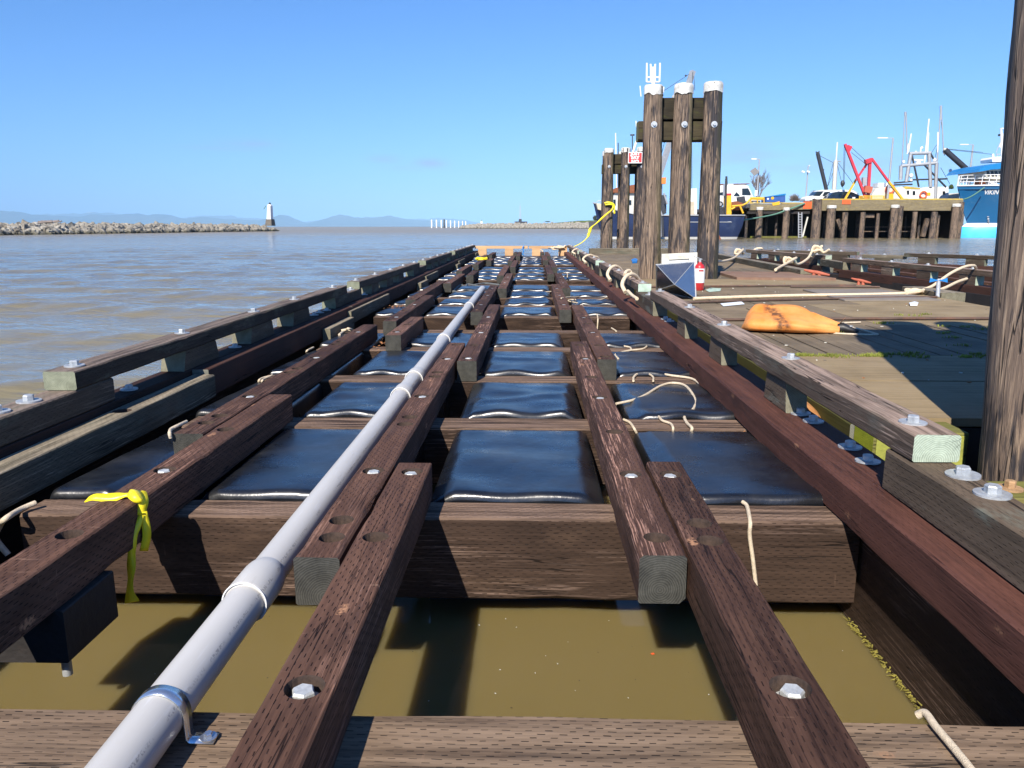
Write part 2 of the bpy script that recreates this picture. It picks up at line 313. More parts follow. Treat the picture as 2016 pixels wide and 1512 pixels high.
def mat_water():
    g=G('muddy_river_water'); p=g.tc.outputs['Object']; P=g.sep(p)
    # sheltered pool inside the float is calm
    calm=g.math('MULTIPLY',g.math('MULTIPLY',g.math('LESS_THAN',g.math('ABSOLUTE',g.math('ADD',P[0],.5)),2.0),g.math('LESS_THAN',P[1],31.6)),1.0)
    w=g.noise(g.mapv(p,(.22,.6,1)),1,2); pw=g.vmath('ADD',p,g.vmath('SCALE',g.comb(0,w,0),.8))
    a=g.noise(g.mapv(pw,(.35,1.5,1)),1.0,4,.55); b=g.noise(g.mapv(pw,(1.1,4.6,1)),1.0,4,.6); d=g.noise(g.mapv(p,(.05,.17,1)),1.0,3)
    dist=g.vmath('LENGTH',p) if False else None
    h=g.math('ADD',g.math('MULTIPLY',a,.13),g.math('ADD',g.math('MULTIPLY',b,.042),g.math('MULTIPLY',d,.35)))
    dist=g.N.new('ShaderNodeVectorMath'); dist.operation='LENGTH'; g.L.new(p,dist.inputs[0]); dl=dist.outputs['Value']
    open_=g.math('SUBTRACT',1.0,calm)
    far=g.math('MULTIPLY',g.rng(dl,14,70,0,1,True),open_)       # beyond this the bump map cannot resolve the chop
    h=g.math('ADD',g.math('MULTIPLY',h,g.math('SUBTRACT',1.0,calm)),g.math('MULTIPLY',g.math('MULTIPLY',g.noise(p,1.4,2),.006),calm))
    bn=g.bump(h,.85,1.0)
    # chop as tilted facets: the slope itself, independent of how far away it is seen
    def slopes(sc,am):
        n=g.N.new('ShaderNodeTexNoise'); g.L.new(g.mapv(pw,sc),n.inputs['Vector']); n.inputs['Scale'].default_value=1; n.inputs['Detail'].default_value=3; n.inputs['Roughness'].default_value=.6
        return g.vmath('MULTIPLY',g.vmath('SUBTRACT',n.outputs['Color'],(.5,.5,.5)),(am*.6,am,0))
    sl=g.vmath('ADD',slopes((.9,2.6,1),.62),slopes((.11,.42,1),.30))
    gust=g.rng(g.noise(g.mapv(p,(.012,.03,1)),1,3),.35,.65,.65,1.15)
    sl=g.vmath('SCALE',sl,gust)
    nrm=g.vmath('NORMALIZE',g.vmath('ADD',bn,g.vmath('SCALE',sl,g.math('ADD',g.math('MULTIPLY',open_,.20),g.math('MULTIPLY',far,1.0)))))
    t=g.rng(g.noise(g.mapv(p,(.02,.05,1)),1,3),.3,.7)
    c=g.mix(t,(.172,.148,.088),(.195,.168,.102)); c=g.mix(calm,c,(.172,.132,.052))
    g.b.inputs['Subsurface Weight'].default_value=1.0; g.b.inputs['Subsurface Radius'].default_value=(1.0,.85,.45); g.b.inputs['Subsurface Scale'].default_value=.28
    g.b.inputs['IOR'].default_value=1.33
    g.done(c,g.math('ADD',.05,g.math('MULTIPLY',far,.10)),0,nrm,.36)
    df=g.N.new('ShaderNodeBsdfDiffuse'); df.inputs[0].default_value=(.235,.195,.145,1); ms=g.N.new('ShaderNodeMixShader')
    g.lk(g.math('MULTIPLY',g.rng(dl,60,260,0,1,True),.6),ms.inputs[0]); g.L.new(g.b.outputs[0],ms.inputs[1]); g.L.new(df.outputs[0],ms.inputs[2]); g.L.new(ms.outputs[0],g.N['Material Output'].inputs[0]); return g.m
M['water']=mat_water()

def mat_deck(name,dark,light,axis,sand=.5,moss=.0):
    g=G(name); p=g.vmath('ADD',g.tc.outputs['Object'],g.vmath('SCALE',(9,5,1),g.rand()))
    sc=(38,1.6,1) if axis=='Y' else (1.6,38,1)
    f=g.noise(g.mapv(p,sc),1,5,.6); b=g.noise(p,2.1,6,.65); grit=g.noise(p,140,3,.7); big=g.noise(p,.7,4,.6)
    t=g.math('ADD',g.math('MULTIPLY',f,.35),g.math('ADD',g.math('MULTIPLY',b,.4),g.math('MULTIPLY',big,.25)))
    c=g.mix(g.rng(t,.33,.66),dark,light)
    s=g.rng(g.math('ADD',b,g.math('MULTIPLY',g.math('SUBTRACT',grit,.5),.5)),.5,.72); c=g.mix(g.math('MULTIPLY',s,sand),c,(.26,.205,.13))
    sp=g.rng(grit,.70,.75); c=g.mix(g.math('MULTIPLY',sp,.5),c,(.5,.47,.40))
    if moss:
        mm=g.rng(g.noise(p,3.3,6,.75),.55,.66); c=g.mix(g.math('MULTIPLY',mm,moss),c,(.12,.125,.03))
    return g.done(c,.9,0,g.bump(g.math('ADD',f,grit),.5,.006),.25)
M['deck_plank']=mat_deck('deck_plank_wood',(.08,.063,.043),(.245,.19,.125),'Y',.35,.12)
M['deck_sandy']=mat_deck('sandy_deck_board',(.15,.112,.064),(.38,.285,.160),'X',.75,.15)
M['deck_dark']=mat_deck('dark_deck_board',(.11,.083,.053),(.285,.215,.135),'X',.35,.12)
M['deck_red']=mat_deck('reddish_plate',(.15,.085,.06),(.30,.19,.13),'X',.3,.0)
M['deck_steel']=mat_deck('grey_deck_plate',(.15,.13,.11),(.29,.25,.21),'X',.2,.0)

def mat_bag():
    g=G('faded_orange_vinyl'); p=g.tc.outputs['Object']; P=g.sep(p)
    b=g.noise(p,4.5,5,.6); f=g.noise(p,30,4,.6)
    c=g.mix(g.rng(b,.32,.68),(.66,.21,.035),(.78,.37,.115))
    band=g.math('MULTIPLY',g.rng(g.math('ABSOLUTE',g.math('ADD',P[0],.11)),.035,.085,1,0),g.rng(g.noise(p,16,5,.7),.38,.58))
    c=g.mix(g.math('MULTIPLY',band,.9),c,(.09,.045,.025))
    d=g.rng(g.noise(p,9,6,.75),.55,.72); c=g.mix(g.math('MULTIPLY',d,.35),c,(.45,.14,.04))
    return g.done(c,.62,0,g.bump(g.math('ADD',b,g.math('MULTIPLY',f,.2)),.4,.02),.35)
M['bag']=mat_bag()
def mat_rock():
    g=G('breakwater_rock'); rv=g.rand(); geo=g.N.new('ShaderNodeNewGeometry'); p=geo.outputs['Position']; P=g.sep(p)
    n=g.noise(p,.8,5,.65); c=g.mix(g.rng(n,.3,.7),(.17,.155,.125),(.48,.45,.385))
    c=g.mix(g.math('MULTIPLY',g.rng(rv,.0,.35,.7,0),1.0),c,(.12,.10,.075))
    wet=g.rng(g.math('ADD',P[2],g.math('MULTIPLY',g.math('SUBTRACT',n,.5),.9)),-1.45,-.75,1,0); c=g.mix(g.math('MULTIPLY',wet,.85),c,(.035,.036,.02))
    return g.done(c,.9,0,g.bump(n,.6,.3),.3)
M['rock']=mat_rock()
def mat_hill():
    g=G('forested_mountain_slopes'); geo=g.N.new('ShaderNodeNewGeometry'); p=geo.outputs['Position']; P=g.sep(p)
    n=g.noise(p,.0009,5); c=g.mix(g.rng(n,.35,.65),(.045,.065,.045),(.085,.10,.07))
    sn=g.rng(g.math('ADD',P[2],g.math('MULTIPLY',g.math('SUBTRACT',n,.5),500)),930,1060); c=g.mix(sn,c,(.8,.8,.82))
    return g.done(c,.95,0,None,.2)
M['hill']=mat_hill()

# ---------------------------------------------------------------- mesh helpers
class MB:
    def __init__(s): s.v=[]; s.f=[]; s.mi=[]; s.sm=[]
    def add(s,vs,fs,mi=0,sm=False):
        o=len(s.v); s.v+= [tuple(v) for v in vs]; s.f+=[tuple(o+i for i in f) for f in fs]; s.mi+=[mi]*len(fs); s.sm+=[sm]*len(fs)
    def box(s,x0,x1,y0,y1,z0,z1,mi=0):
        vs=[(x,y,z) for z in (z0,z1) for y in (y0,y1) for x in (x0,x1)]
        s.add(vs,[(0,2,3,1),(4,5,7,6),(0,1,5,4),(2,6,7,3),(0,4,6,2),(1,3,7,5)],mi)
    def obox(s,c,size,rot,mi=0):
        m=rot.to_matrix() if hasattr(rot,'to_matrix') else rot
        vs=[Vector(c)+m@Vector((x*size[0]/2,y*size[1]/2,z*size[2]/2)) for z in (-1,1) for y in (-1,1) for x in (-1,1)]
        s.add(vs,[(0,2,3,1),(4,5,7,6),(0,1,5,4),(2,6,7,3),(0,4,6,2),(1,3,7,5)],mi)
    def bar(s,a,b,w,h=None,mi=0):
        a=Vector(a);b=Vector(b);d=(b-a)
        if d.length<1e-6: return
        s.obox((a+b)/2,(w,d.length,h or w),d.to_track_quat('Y','Z'),mi)
    def prism(s,pts,d,mi=0):
        """closed outline (list of 3-D points, planar) pushed along vector d"""
        n=len(pts); d=Vector(d); a=[Vector(p) for p in pts]; vs=a+[p+d for p in a]
        fs=[tuple(range(n-1,-1,-1)),tuple(range(n,2*n))]+[(i,(i+1)%n,n+(i+1)%n,n+i) for i in range(n)]
        s.add(vs,fs,mi)
    def tube(s,pts,r,n=8,mi=0,cap=True,closed=False):
        pts=[Vector(p) for p in pts]; k=len(pts); rs=r if isinstance(r,(list,tuple)) else [r]*k
        t=[(pts[min(i+1,k-1)]-pts[max(i-1,0)]).normalized() for i in range(k)]
        up=Vector((0,0,1)) if abs(t[0].z)<.9 else Vector((1,0,0)); u=t[0].cross(up).normalized(); vs=[]
        for i in range(k):
            u=(u-t[i]*u.dot(t[i])); u=u.normalized() if u.length>1e-6 else t[i].orthogonal().normalized(); w=t[i].cross(u)
            for j in range(n):
                a=2*math.pi*j/n; vs.append(pts[i]+(u*math.cos(a)+w*math.sin(a))*rs[i])
        fs=[(i*n+j,i*n+(j+1)%n,(i+1)*n+(j+1)%n,(i+1)*n+j) for i in range(k-1) for j in range(n)]
        s.add(vs,fs,mi,True)
        if cap: s.add(vs[:n],[tuple(range(n-1,-1,-1))],mi); s.add(vs[-n:],[tuple(range(n))],mi)
    def cyl(s,a,b,r0,r1=None,n=12,mi=0): s.tube([a,b],[r0,r0 if r1 is None else r1],n,mi)
    def hexbolt(s,c,rw,rh,h,tw=.008,mi=0,nut=True):
        c=Vector(c); s.cyl(c,c+Vector((0,0,tw)),rw,rw,20,mi)
        b0=len(s.f); a0=random.random()
        vs=[]; 
        for z,r in ((tw,rh),(tw+h*.82,rh),(tw+h,rh*.86)):
            vs+=[c+Vector((r*math.cos(a0+k*math.pi/3),r*math.sin(a0+k*math.pi/3),z)) for k in range(6)]
        s.add(vs,[(i,(i+1)%6,6+(i+1)%6,6+i) for i in range(6)]+[(6+i,6+(i+1)%6,12+(i+1)%6,12+i) for i in range(6)]+[tuple(range(12,18))],mi)
    def loft(s,rings,mi=0,sm=True,caps=True,closed=True):
        n=len(rings[0]); vs=[p for r in rings for p in r]; fs=[]
        for i in range(len(rings)-1):
            for j in range(n if closed else n-1): fs.append((i*n+j,i*n+(j+1)%n,(i+1)*n+(j+1)%n,(i+1)*n+j))
        s.add(vs,fs,mi,sm)
        if caps: s.add(rings[0],[tuple(range(n-1,-1,-1))],mi); s.add(rings[-1],[tuple(range(n))],mi)
    def build(s,name,mats,parent=None,loc=None,rot=None):
        """coordinates are places in the scene; loc re-centres the mesh on its own origin"""
        me=bpy.data.meshes.new(name); o=Vector(loc) if loc is not None else Vector((0,0,0))
        me.from_pydata([tuple(Vector(v)-o) for v in s.v],[],s.f)
        for m in (mats if isinstance(mats,(list,tuple)) else [mats]): me.materials.append(m)
        me.polygons.foreach_set('material_index',s.mi); me.polygons.foreach_set('use_smooth',s.sm); me.update()
        ob=bpy.data.objects.new(name,me); COL.objects.link(ob)
        if loc is not None: ob.location=o
        if rot is not None: ob.rotation_euler=rot
        if parent is not None: setpar(ob,parent)
        return ob
def wm(o):
    m=o.matrix_basis.copy()
    return m if o.parent is None else wm(o.parent)@o.matrix_parent_inverse@m
def setpar(o,p):
    o.parent=p; o.matrix_parent_inverse=wm(p).inverted()
def fixn(ob):
    bm=bmesh.new(); bm.from_mesh(ob.data); bmesh.ops.recalc_face_normals(bm,faces=bm.faces); bm.to_mesh(ob.data); bm.free(); return ob
def tag(o,label=None,cat=None,group=None,kind=None):
    if label: o['label']=label
    if cat: o['category']=cat
    if group: o['group']=group
    if kind: o['kind']=kind
    return o
def thing(name,label,cat,loc=(0,0,0),group=None):
    o=bpy.data.objects.new(name,None); COL.objects.link(o); o.location=loc; o.empty_display_size=.2
    return tag(o,label,cat,group)
def dup(o,parent=None):
    c=o.copy(); COL.objects.link(c)
    if parent is not None: c.parent=parent
    return c
def arc(a,b,h,n=10,side=Vector((0,0,1))):
    a=Vector(a);b=Vector(b); return [a.lerp(b,i/n)+side*(h*math.sin(math.pi*i/n)) for i in range(n+1)]
def smooth(pts,n=6):
    """Catmull-Rom through points"""
    P=[Vector(p) for p in pts]; P=[P[0]*2-P[1]]+P+[P[-1]*2-P[-2]]; out=[]
    for i in range(1,len(P)-2):
        p0,p1,p2,p3=P[i-1:i+3]
        for k in range(n):
            t=k/n; out.append(.5*((2*p1)+(p2-p0)*t+(2*p0-5*p1+4*p2-p3)*t*t+(3*p1-p0-3*p2+p3)*t**3))
    out.append(P[-2]); return out

def timber_mesh(name,w,l,h,mat,seed=0,holes=(),bev=.0045,jit=.0008,step=.16,taper=None):
    """beam centred on its origin, grain along Y, worn arrises; holes=[(x,y,r,depth)] bored in the top"""
    rnd=random.Random(seed); n=max(1,int(l/step)); ys=[-l/2+l*i/n for i in range(n+1)]
    rings=[]
    for i,y in enumerate(ys):
        ring=[]
        for (sx,sz) in ((-1,-1),(1,-1),(1,1),(-1,1)):
            b=bev*(1+rnd.uniform(-.3,.35)) if n>1 else bev
            if n>1 and rnd.random()<.06: b*=1.8
            jx,jz=rnd.uniform(-jit,jit),rnd.uniform(-jit,jit)
            x,z=sx*w/2+jx,sz*h/2+jz
            a=(x-sx*b,y,z); c=(x,y,z-sz*b)
            ring+= [a,c] if sx*sz<0 else [c,a]
        # order so the outline runs round the section
        rings.append(ring)
    if taper:   # (bottom extra length at near end, far end) for sloped block ends
        for k,(ring,e) in enumerate(((rings[0],-taper),(rings[-1],taper))):
            idx=0 if k==0 else -1
            rings[idx]=[(x,y+e*(.5-z/h),z) for (x,y,z) in ring]
    mb=MB(); mb.loft(rings,0,False,True); me=bpy.data.meshes.new(name)
    me.from_pydata(mb.v,[],mb.f); me.materials.append(mat); me.update()
    bm=bmesh.new(); bm.from_mesh(me); bmesh.ops.remove_doubles(bm,verts=bm.verts,dist=1e-5); bmesh.ops.recalc_face_normals(bm,faces=bm.faces); bm.to_mesh(me); bm.free()
    if holes:
        o=bpy.data.objects.new('tmp',me); COL.objects.link(o); cb=MB()
        for (x,y,r,d) in holes: cb.cyl((x,y,h/2-d),(x,y,h/2+.05),r,r,20)
        c=cb.build('cut',M['bore']); fixn(c)
        bm=bmesh.new(); bm.from_mesh(c.data); bmesh.ops.remove_doubles(bm,verts=bm.verts,dist=1e-5); bmesh.ops.recalc_face_normals(bm,faces=bm.faces); bm.to_mesh(c.data); bm.free()
        md=o.modifiers.new('b','BOOLEAN'); md.operation='DIFFERENCE'; md.solver='EXACT'; md.object=c; md.material_mode='TRANSFER'
        dg=bpy.context.evaluated_depsgraph_get(); me2=bpy.data.meshes.new_from_object(o.evaluated_get(dg)); me2.name=name
        if len(me2.polygons)>10: me=me2
        bpy.data.objects.remove(o); bpy.data.objects.remove(c)
        me.polygons.foreach_set('use_smooth',[False]*len(me.polygons))
    return me
def timber(name,parent,x0,x1,y0,y1,z0,z1,mat,along='Y',holes=(),seed=None,**k):
    """beam given by its outside faces in the parent's space"""
    c=Vector(((x0+x1)/2,(y0+y1)/2,(z0+z1)/2)); sd_=seed if seed is not None else random.randint(0,99999)
    if along=='Y': me=timber_mesh(name,x1-x0,y1-y0,z1-z0,mat,sd_,[(hx-c.x,hy-c.y,r,d) for hx,hy,r,d in holes],**k); rot=0
    else: me=timber_mesh(name,y1-y0,x1-x0,z1-z0,mat,sd_,**k); rot=R(-90)
    o=bpy.data.objects.new(name,me); COL.objects.link(o); o.location=c; o.rotation_euler=(0,0,rot)
    if parent is not None: setpar(o,parent)
    return o
def text_mesh(name,body,size,depth,mat,parent=None,loc=(0,0,0),rot=(R(90),0,0),shear=0,offset=0,space=1.0,xs=1.0):
    cu=bpy.data.curves.new(name,'FONT'); cu.body=body; cu.size=size; cu.extrude=depth; cu.shear=shear; cu.offset=offset; cu.align_x='CENTER'; cu.align_y='CENTER'; cu.space_character=space; cu.space_line=.95
    o=bpy.data.objects.new(name,cu); COL.objects.link(o); dg=bpy.context.evaluated_depsgraph_get()
    me=bpy.data.meshes.new_from_object(o.evaluated_get(dg)); bpy.data.objects.remove(o); me.materials.clear(); me.materials.append(mat)
    ob=bpy.data.objects.new(name,me); COL.objects.link(ob); ob.location=loc; ob.rotation_euler=rot; ob.scale=(xs,1,1)
    if parent is not None: setpar(ob,parent)
    return ob
# ---------------------------------------------------------------- water, far mountains, air
def wave(X,Y):
    z=np.zeros_like(X); r_=np.random.default_rng(3)
    for i in range(26):
        lam=math.exp(r_.uniform(math.log(.55),math.log(4.2))); th=r_.normal(0,.42); k=2*math.pi/lam
        z+= .0052*lam**.75*np.sin(k*(X*math.sin(th)+Y*math.cos(th))+r_.uniform(0,6.28)+.8*np.sin(X*.21+i)+.6*np.sin(Y*.17+2*i))
    return z
def water():
    rr=[.4]
    while rr[-1]<70: rr.append(rr[-1]+max(.10,.0095*rr[-1]))
    while rr[-1]<90000: rr.append(rr[-1]*1.06)
    rr=np.array(rr); th=np.radians(np.linspace(-84,84,470)); A,B=np.meshgrid(rr,th,indexing='ij')
    X=A*np.sin(B); Y=A*np.cos(B)-1.0; Z=wave(X,Y)
    fade=np.clip((95-A)/60,0,1); d=np.maximum(np.abs(X+.5)-1.95,(Y-31.5)); out=np.clip(d/.8,0,1)
    lee=np.where((X>1.3)&(Y<60),.35,1.0)
    Z=Z*fade*out*lee+WATER
    n,m=A.shape; v=np.stack([X,Y,Z],-1).reshape(-1,3); i=np.arange(n*m).reshape(n,m)
    f=np.stack([i[:-1,:-1],i[:-1,1:],i[1:,1:],i[1:,:-1]],-1).reshape(-1,4)[:,::-1]
    me=bpy.data.meshes.new('water'); me.vertices.add(len(v)); me.vertices.foreach_set('co',v.ravel())
    me.loops.add(f.size); me.loops.foreach_set('vertex_index',f.ravel()); me.polygons.add(len(f))
    me.polygons.foreach_set('loop_start',np.arange(0,f.size,4)); me.polygons.foreach_set('loop_total',np.full(len(f),4)); me.update(calc_edges=True); me.validate()
    me.polygons.foreach_set('use_smooth',[True]*len(f)); me.materials.append(M['water'])
    o=bpy.data.objects.new('water',me); COL.objects.link(o); tag(o,kind='structure')
water()
def ridge(name,pts,Y,depth,seed):
    """a mountain range: crest heights read off the skyline, rugged slopes falling both ways"""
    P=[at(x,y,Y) for x,y in pts]; xs=np.array([p.x for p in P]); zs=np.array([p.z for p in P])
    nx,ny=420,18; mb=MB(); vs=[]
    for j in range(ny):
        t=(j/(ny-1))*2-1
        for i in range(nx):
            x=xs[0]+(xs[-1]-xs[0])*i/(nx-1); h=float(np.interp(x,xs,zs))-WATER
            nz=mn.fractal(Vector((x*.0004,t*2.5+seed,seed)),1,2,6)
            s=(1-abs(t)**1.15); hh=h*s*(1+.2*nz*(1 if abs(t)>.05 else .35))+h*(.20*mn.noise(Vector((x*.0011,seed,1.)))+.10*mn.noise(Vector((x*.0042,seed,2.))))*s
            vs.append((x,Y+t*depth+nz*300*abs(t),WATER-25*(abs(t)==1)+max(0,hh)))
    fs=[(j*nx+i,j*nx+i+1,(j+1)*nx+i+1,(j+1)*nx+i) for j in range(ny-1) for i in range(nx-1)]
    mb.add(vs,fs,0,True); return tag(mb.build(name,M['hill']),kind='structure')
ridge('hills',[(-260,428),(-200,420),(-140,424),(-70,417),(0,416.5),(35,419),(69,421.5),(110,424),(153,427),(187,424),(229,425),(267,419.5),(295,426.5),(316,420.5),(340,427),(365,431.5),(410,426.5),(444,431),(480,433),(514,433.5),(555,424.5),(572,430),(587,437),(610,440),(640,433),(671,422.8),(701,427),(740,429),(765,424),(793,430),(828,433.5),(870,437),(915,440),(953,444)],38000,5200,1)
ridge('mountains',[(-300,430),(-120,425),(60,424),(130,421),(165,419),(182,416.5),(196,420),(207,418.5),(226,421),(260,426),(330,428),(425,425.5),(452,424),(470,427),(520,430),(600,436),(628,434),(655,436),(760,430),(840,431),(862,428.5),(876,428),(893,430),(920,434),(960,441),(1000,444.5)],52000,5000,5)

# ---------------------------------------------------------------- the unfinished timber float in front
dock=thing('floating_dock','unfinished brown timber dock float, open joists over rows of black plastic covers','floating dock',(-.5,1.4,WATER))
TOP=-1.0; MID=-1.158; BOT=-1.52
CROSS=[(1.38,1.66),(2.93,3.12),(4.35,4.60),(5.73,5.97),(7.22,7.45),(8.50,8.72),(9.93,10.13),(11.33,11.53),(12.62,12.85),(13.93,14.15),(15.50,15.73),(16.80,17.0),(18.1,18.3),(19.5,19.7),(20.95,21.15),(22.4,22.62),(23.62,23.82),(25.0,25.2),(26.4,26.6),(27.9,28.1),(29.4,29.6),(31.25,31.6)]
for i,(a,b) in enumerate(CROSS):
    timber('cross_timber',dock,-2.08-.03*(i%2),(1.318 if i<3 else 1.255+.015*(i%3)),a,b,BOT+.006*(i%3),MID-.002,M['nearcross'] if i==0 else M['cross'],'X',seed=i,step=.2 if a<12 else 1.2,bev=.009)
mbb=MB(); mbb.hexbolt((0,0,0),.040,.0255,.021,.004); bolt_me=mbb.build('bolt',M['zincbolt']); BOLTME=bolt_me.data; bpy.data.objects.remove(bolt_me)
STR=[ # x0,x1,y0,y1
(-1.605,-1.46,.45,4.51),(-1.77,-1.618,3.6,7.9),(-1.385,-1.238,7.11,8.6),(-1.62,-1.475,8.21,11.41),(-1.775,-1.63,10.64,14.6),(-1.615,-1.47,13.81,16.68),(-1.40,-1.25,16.15,17.85),(-1.77,-1.63,17.74,20.74),(-1.62,-1.475,20.88,24.54),(-1.40,-1.25,23.1,24.8),(-1.775,-1.63,24.7,28.3),(-1.62,-1.475,27.86,30.9),
(-.576,-.430,.45,3.15),(-.735,-.592,2.19,6.65),(-.575,-.427,5.73,10.05),(-.745,-.60,9.14,13.34),(-.585,-.437,12.68,16.9),(-.757,-.61,16.1,20.2),(-.59,-.445,19.5,23.65),(-.757,-.615,23.0,27.4),(-.60,-.455,26.7,31.1),(-.765,-.62,29.6,31.3),
(.494,.642,.45,3.2),(.335,.482,2.23,6.74),(.497,.645,5.81,10.0),(.325,.472,9.4,13.67),(.477,.622,12.76,17.0),(.305,.455,16.64,20.65),(.465,.612,19.48,23.8),(.30,.453,23.5,27.7),(.46,.61,26.9,31.2),(.28,.43,30.0,31.4)]
for i,(x0,x1,y0,y1) in enumerate(STR):
    near=y0<14; xc=(x0+x1)/2; holes=[]; bolts=[]
    if near:
        for a,b in CROSS:
            c=(a+b)/2
            if y0+.1<c<y1-.06: holes.append((xc+random.uniform(-.008,.008),c+random.uniform(-.02,.04),.045,.040)); bolts.append(holes[-1])
        cs=[(a+b)/2 for a,b in CROSS]
        for a,b in zip(cs[:-1],cs[1:]):
            m=a+(b-a)*random.choice((.46,.55))
            if y0+.1<m<y1-.1: holes.append((xc+random.uniform(-.01,.01),m,.043,.05))
            if i%3==1 and y0+.1<m+.16<y1-.1: holes.append((xc+random.uniform(-.01,.01),m+.15,.043,.05))
        e=y0+.14
        if all(abs(e-h[1])>.12 for h in holes) and y0>1: holes.append((xc,e,.043,.05))
    o=timber('stringer',dock,x0,x1,y0,y1,MID,TOP+random.uniform(-.002,.004),M['worn'] if i in (23,14) else M['stringer'],'Y',holes,seed=100+i,step=.11 if near else .8,bev=.005 if i not in (13,23) else .008,jit=.001)
    for k,(hx,hy,r,d) in enumerate(bolts):
        b=bpy.data.objects.new('bolt',BOLTME); COL.objects.link(b); b.location=(hx+random.uniform(-.006,.006),hy,TOP-d+.001); b.rotation_euler=(0,0,random.random()*3); b.scale=(1.05,1.05,1.5); setpar(b,o)
# grey side pieces against the left beam
for i,(y0,y1) in enumerate([(.5,5.12),(9.16,11.66),(15.8,17.82),(22.9,24.92),(29.6,31.0)]):
    h=[(-2.26,4.05,.05,.05)] if i==0 else ([(-2.26,9.75,.05,.05),(-2.26,11.3,.05,.05)] if i==1 else [])
    timber('side_joist',dock,-2.34 if i else -2.325,-2.185,y0,y1,-1.152,-1.0 if i else -.995,M['grey'],'Y',h,seed=200+i,step=.2)
for y0,y1 in [(8.0,9.1),(14.7,15.75),(21.9,22.85)]: timber('side_ledger',dock,-2.222,-2.14,y0,y1,-1.20,-1.06,M['grey'],seed=int(y0))
# long edge beams, skirts
for k,(y0,y1) in enumerate([(.3,9.4),(9.41,18.6),(18.61,31.6)]):
    timber('edge_beam',dock,1.24,1.545,y0,y1,MID,-1.0,M['redbeam'],seed=300+k,step=.25,bev=.008)
    timber('edge_beam',dock,-2.52,-2.345 if False else -2.23-.0,y0,y1,-1.16,-.962,M['leftbeam'],seed=310+k,step=.25,bev=.008) if k else timber('edge_beam',dock,-2.52,-2.345,y0,y1,-1.16,-.962,M['leftbeam'],seed=310,step=.25)
    timber('side_skirt',dock,1.335,1.40,y0,y1,-1.9,MID-.004,M['creosote' if k else 'cross'],seed=320+k,step=.5)
    timber('side_skirt',dock,-2.50,-2.42,y0,y1,-1.9,-1.163,M['cross'],seed=330+k,step=.5)
timber('edge_beam',dock,-2.345+.002,-2.23,5.13,9.39,-1.16,-.964,M['leftbeam'],seed=341,step=.25)
timber('packer_block',dock,-1.665,-1.44,2.13,2.42,-1.335,MID-.002,M['creosote'],seed=5)
mb=MB(); mb.cyl((-1.53,2.25,-1.30),(-1.53,2.25,-1.45),.016,.016,10); mb.build('bolt',M['galv'],dock)
# algae fringe at the waterline of the right skirt
mb=MB()
for i in range(260):
    y=random.uniform(1.7,3.0); z=WATER+random.uniform(.0,.022); x=1.334-random.uniform(0,.012)
    a=Vector((x,y,z)); q=Vector((-random.uniform(.004,.02),random.uniform(-.02,.02),random.uniform(-.012,.012))); mb.tube([a,a+q],[.004,.001],4)
tag(mb.build('algae_fringe',simple('yellow_green_algae',(.20,.17,.03),.9,0,.4,30),dock),kind='stuff')
# black plastic covered floats between the cross timbers
SLOTS=[(-2.12,-1.60),(-1.47,-.63),(-.46,.325),(.585,1.325)]
BANDS=[(-1.785,-1.455),(-.765,-.425),(.295,.650)]       # where the joists press the sheet down
def cover(x0,x1,y0,y1,seed):
    rd=random.Random(seed); W=x1-x0; D=y1-y0; vs=[]
    es=[0,.003,.007,.012,.018,.026,.036]
    axis=lambda L,k:[e for e in es]+[.036+(L-.072)*q/k for q in range(1,k)]+[L-e for e in reversed(es)]
    us=axis(W,26); vv=axis(D,24); nx,ny=len(us)-1,len(vv)-1
    amp=rd.uniform(.012,.026) if seed>3 else .006; ph=rd.uniform(0,6); fq=15+seed%5
    fold=[(rd.uniform(0,1),rd.uniform(.15,1),rd.uniform(-.9,.9),rd.uniform(.05,.13),rd.uniform(-.6,1)) for _ in range(6)]
    edge=lambda d,r: 0 if d>=r else r-math.sqrt(max(0,r*r-(r-d)**2))
    for b in vv:
        v=b/D
        for a in us:
            u=a/W; X=x0+a; Yy=y0+b; ex=min(a,W-a); ey=min(b,D-b); flat=min(1,ex*9)*min(1,ey*9)
            z=-1.124-.036*v
            for (fu,fv,sl,wd_,s) in fold:
                dd=(v-fv)-sl*(u-fu)*.5; z+=amp*s*math.exp(-(dd/wd_)**2)*flat
            z+=amp*.55*math.sin(a*fq+ph+1.6*math.sin(v*5+ph))*math.exp(-b*5)*min(1,ex*8)
            z+=.012*mn.noise(Vector((X*2.6,Yy*3.6,seed*1.7)))*flat
            z=min(z,-1.106)
            dj=min(max(p-X,X-q) for p,q in BANDS)
            lim=-1.166+max(0,dj)*.55
            if z>lim: z=lim
            z-=edge(ex,.036)*.9+edge(ey,.036)*1.0
            yy=Yy+.008*math.sin(a*fq+ph)*max(0,1-b/.2)*(1 if seed>3 else .4)*(1 if b>0 else 1)
            vs.append((X,max(y0-.008,yy),z))
    n1=nx+1; fs=[(j*n1+i,j*n1+i+1,(j+1)*n1+i+1,(j+1)*n1+i) for j in range(ny) for i in range(nx)]
    mb=MB(); mb.add(vs,fs,0,True)
    # sides of the float under the sheet
    rim=[i for i in range(n1)]+[j*n1+nx for j in range(1,ny+1)]+[ny*n1+i for i in range(nx-1,-1,-1)]+[j*n1 for j in range(ny-1,0,-1)]
    m=len(rim); top=[vs[k] for k in rim]; bot=[(x,y,-1.7) for x,y,_ in top]
    mb.add(top+bot,[((k+1)%m,k,m+k,m+(k+1)%m) for k in range(m)],0,True)
    mb.build('float_cover',M['tarp'],dock,loc=((x0+x1)/2,(y0+y1)/2,-1.2))
seed=0
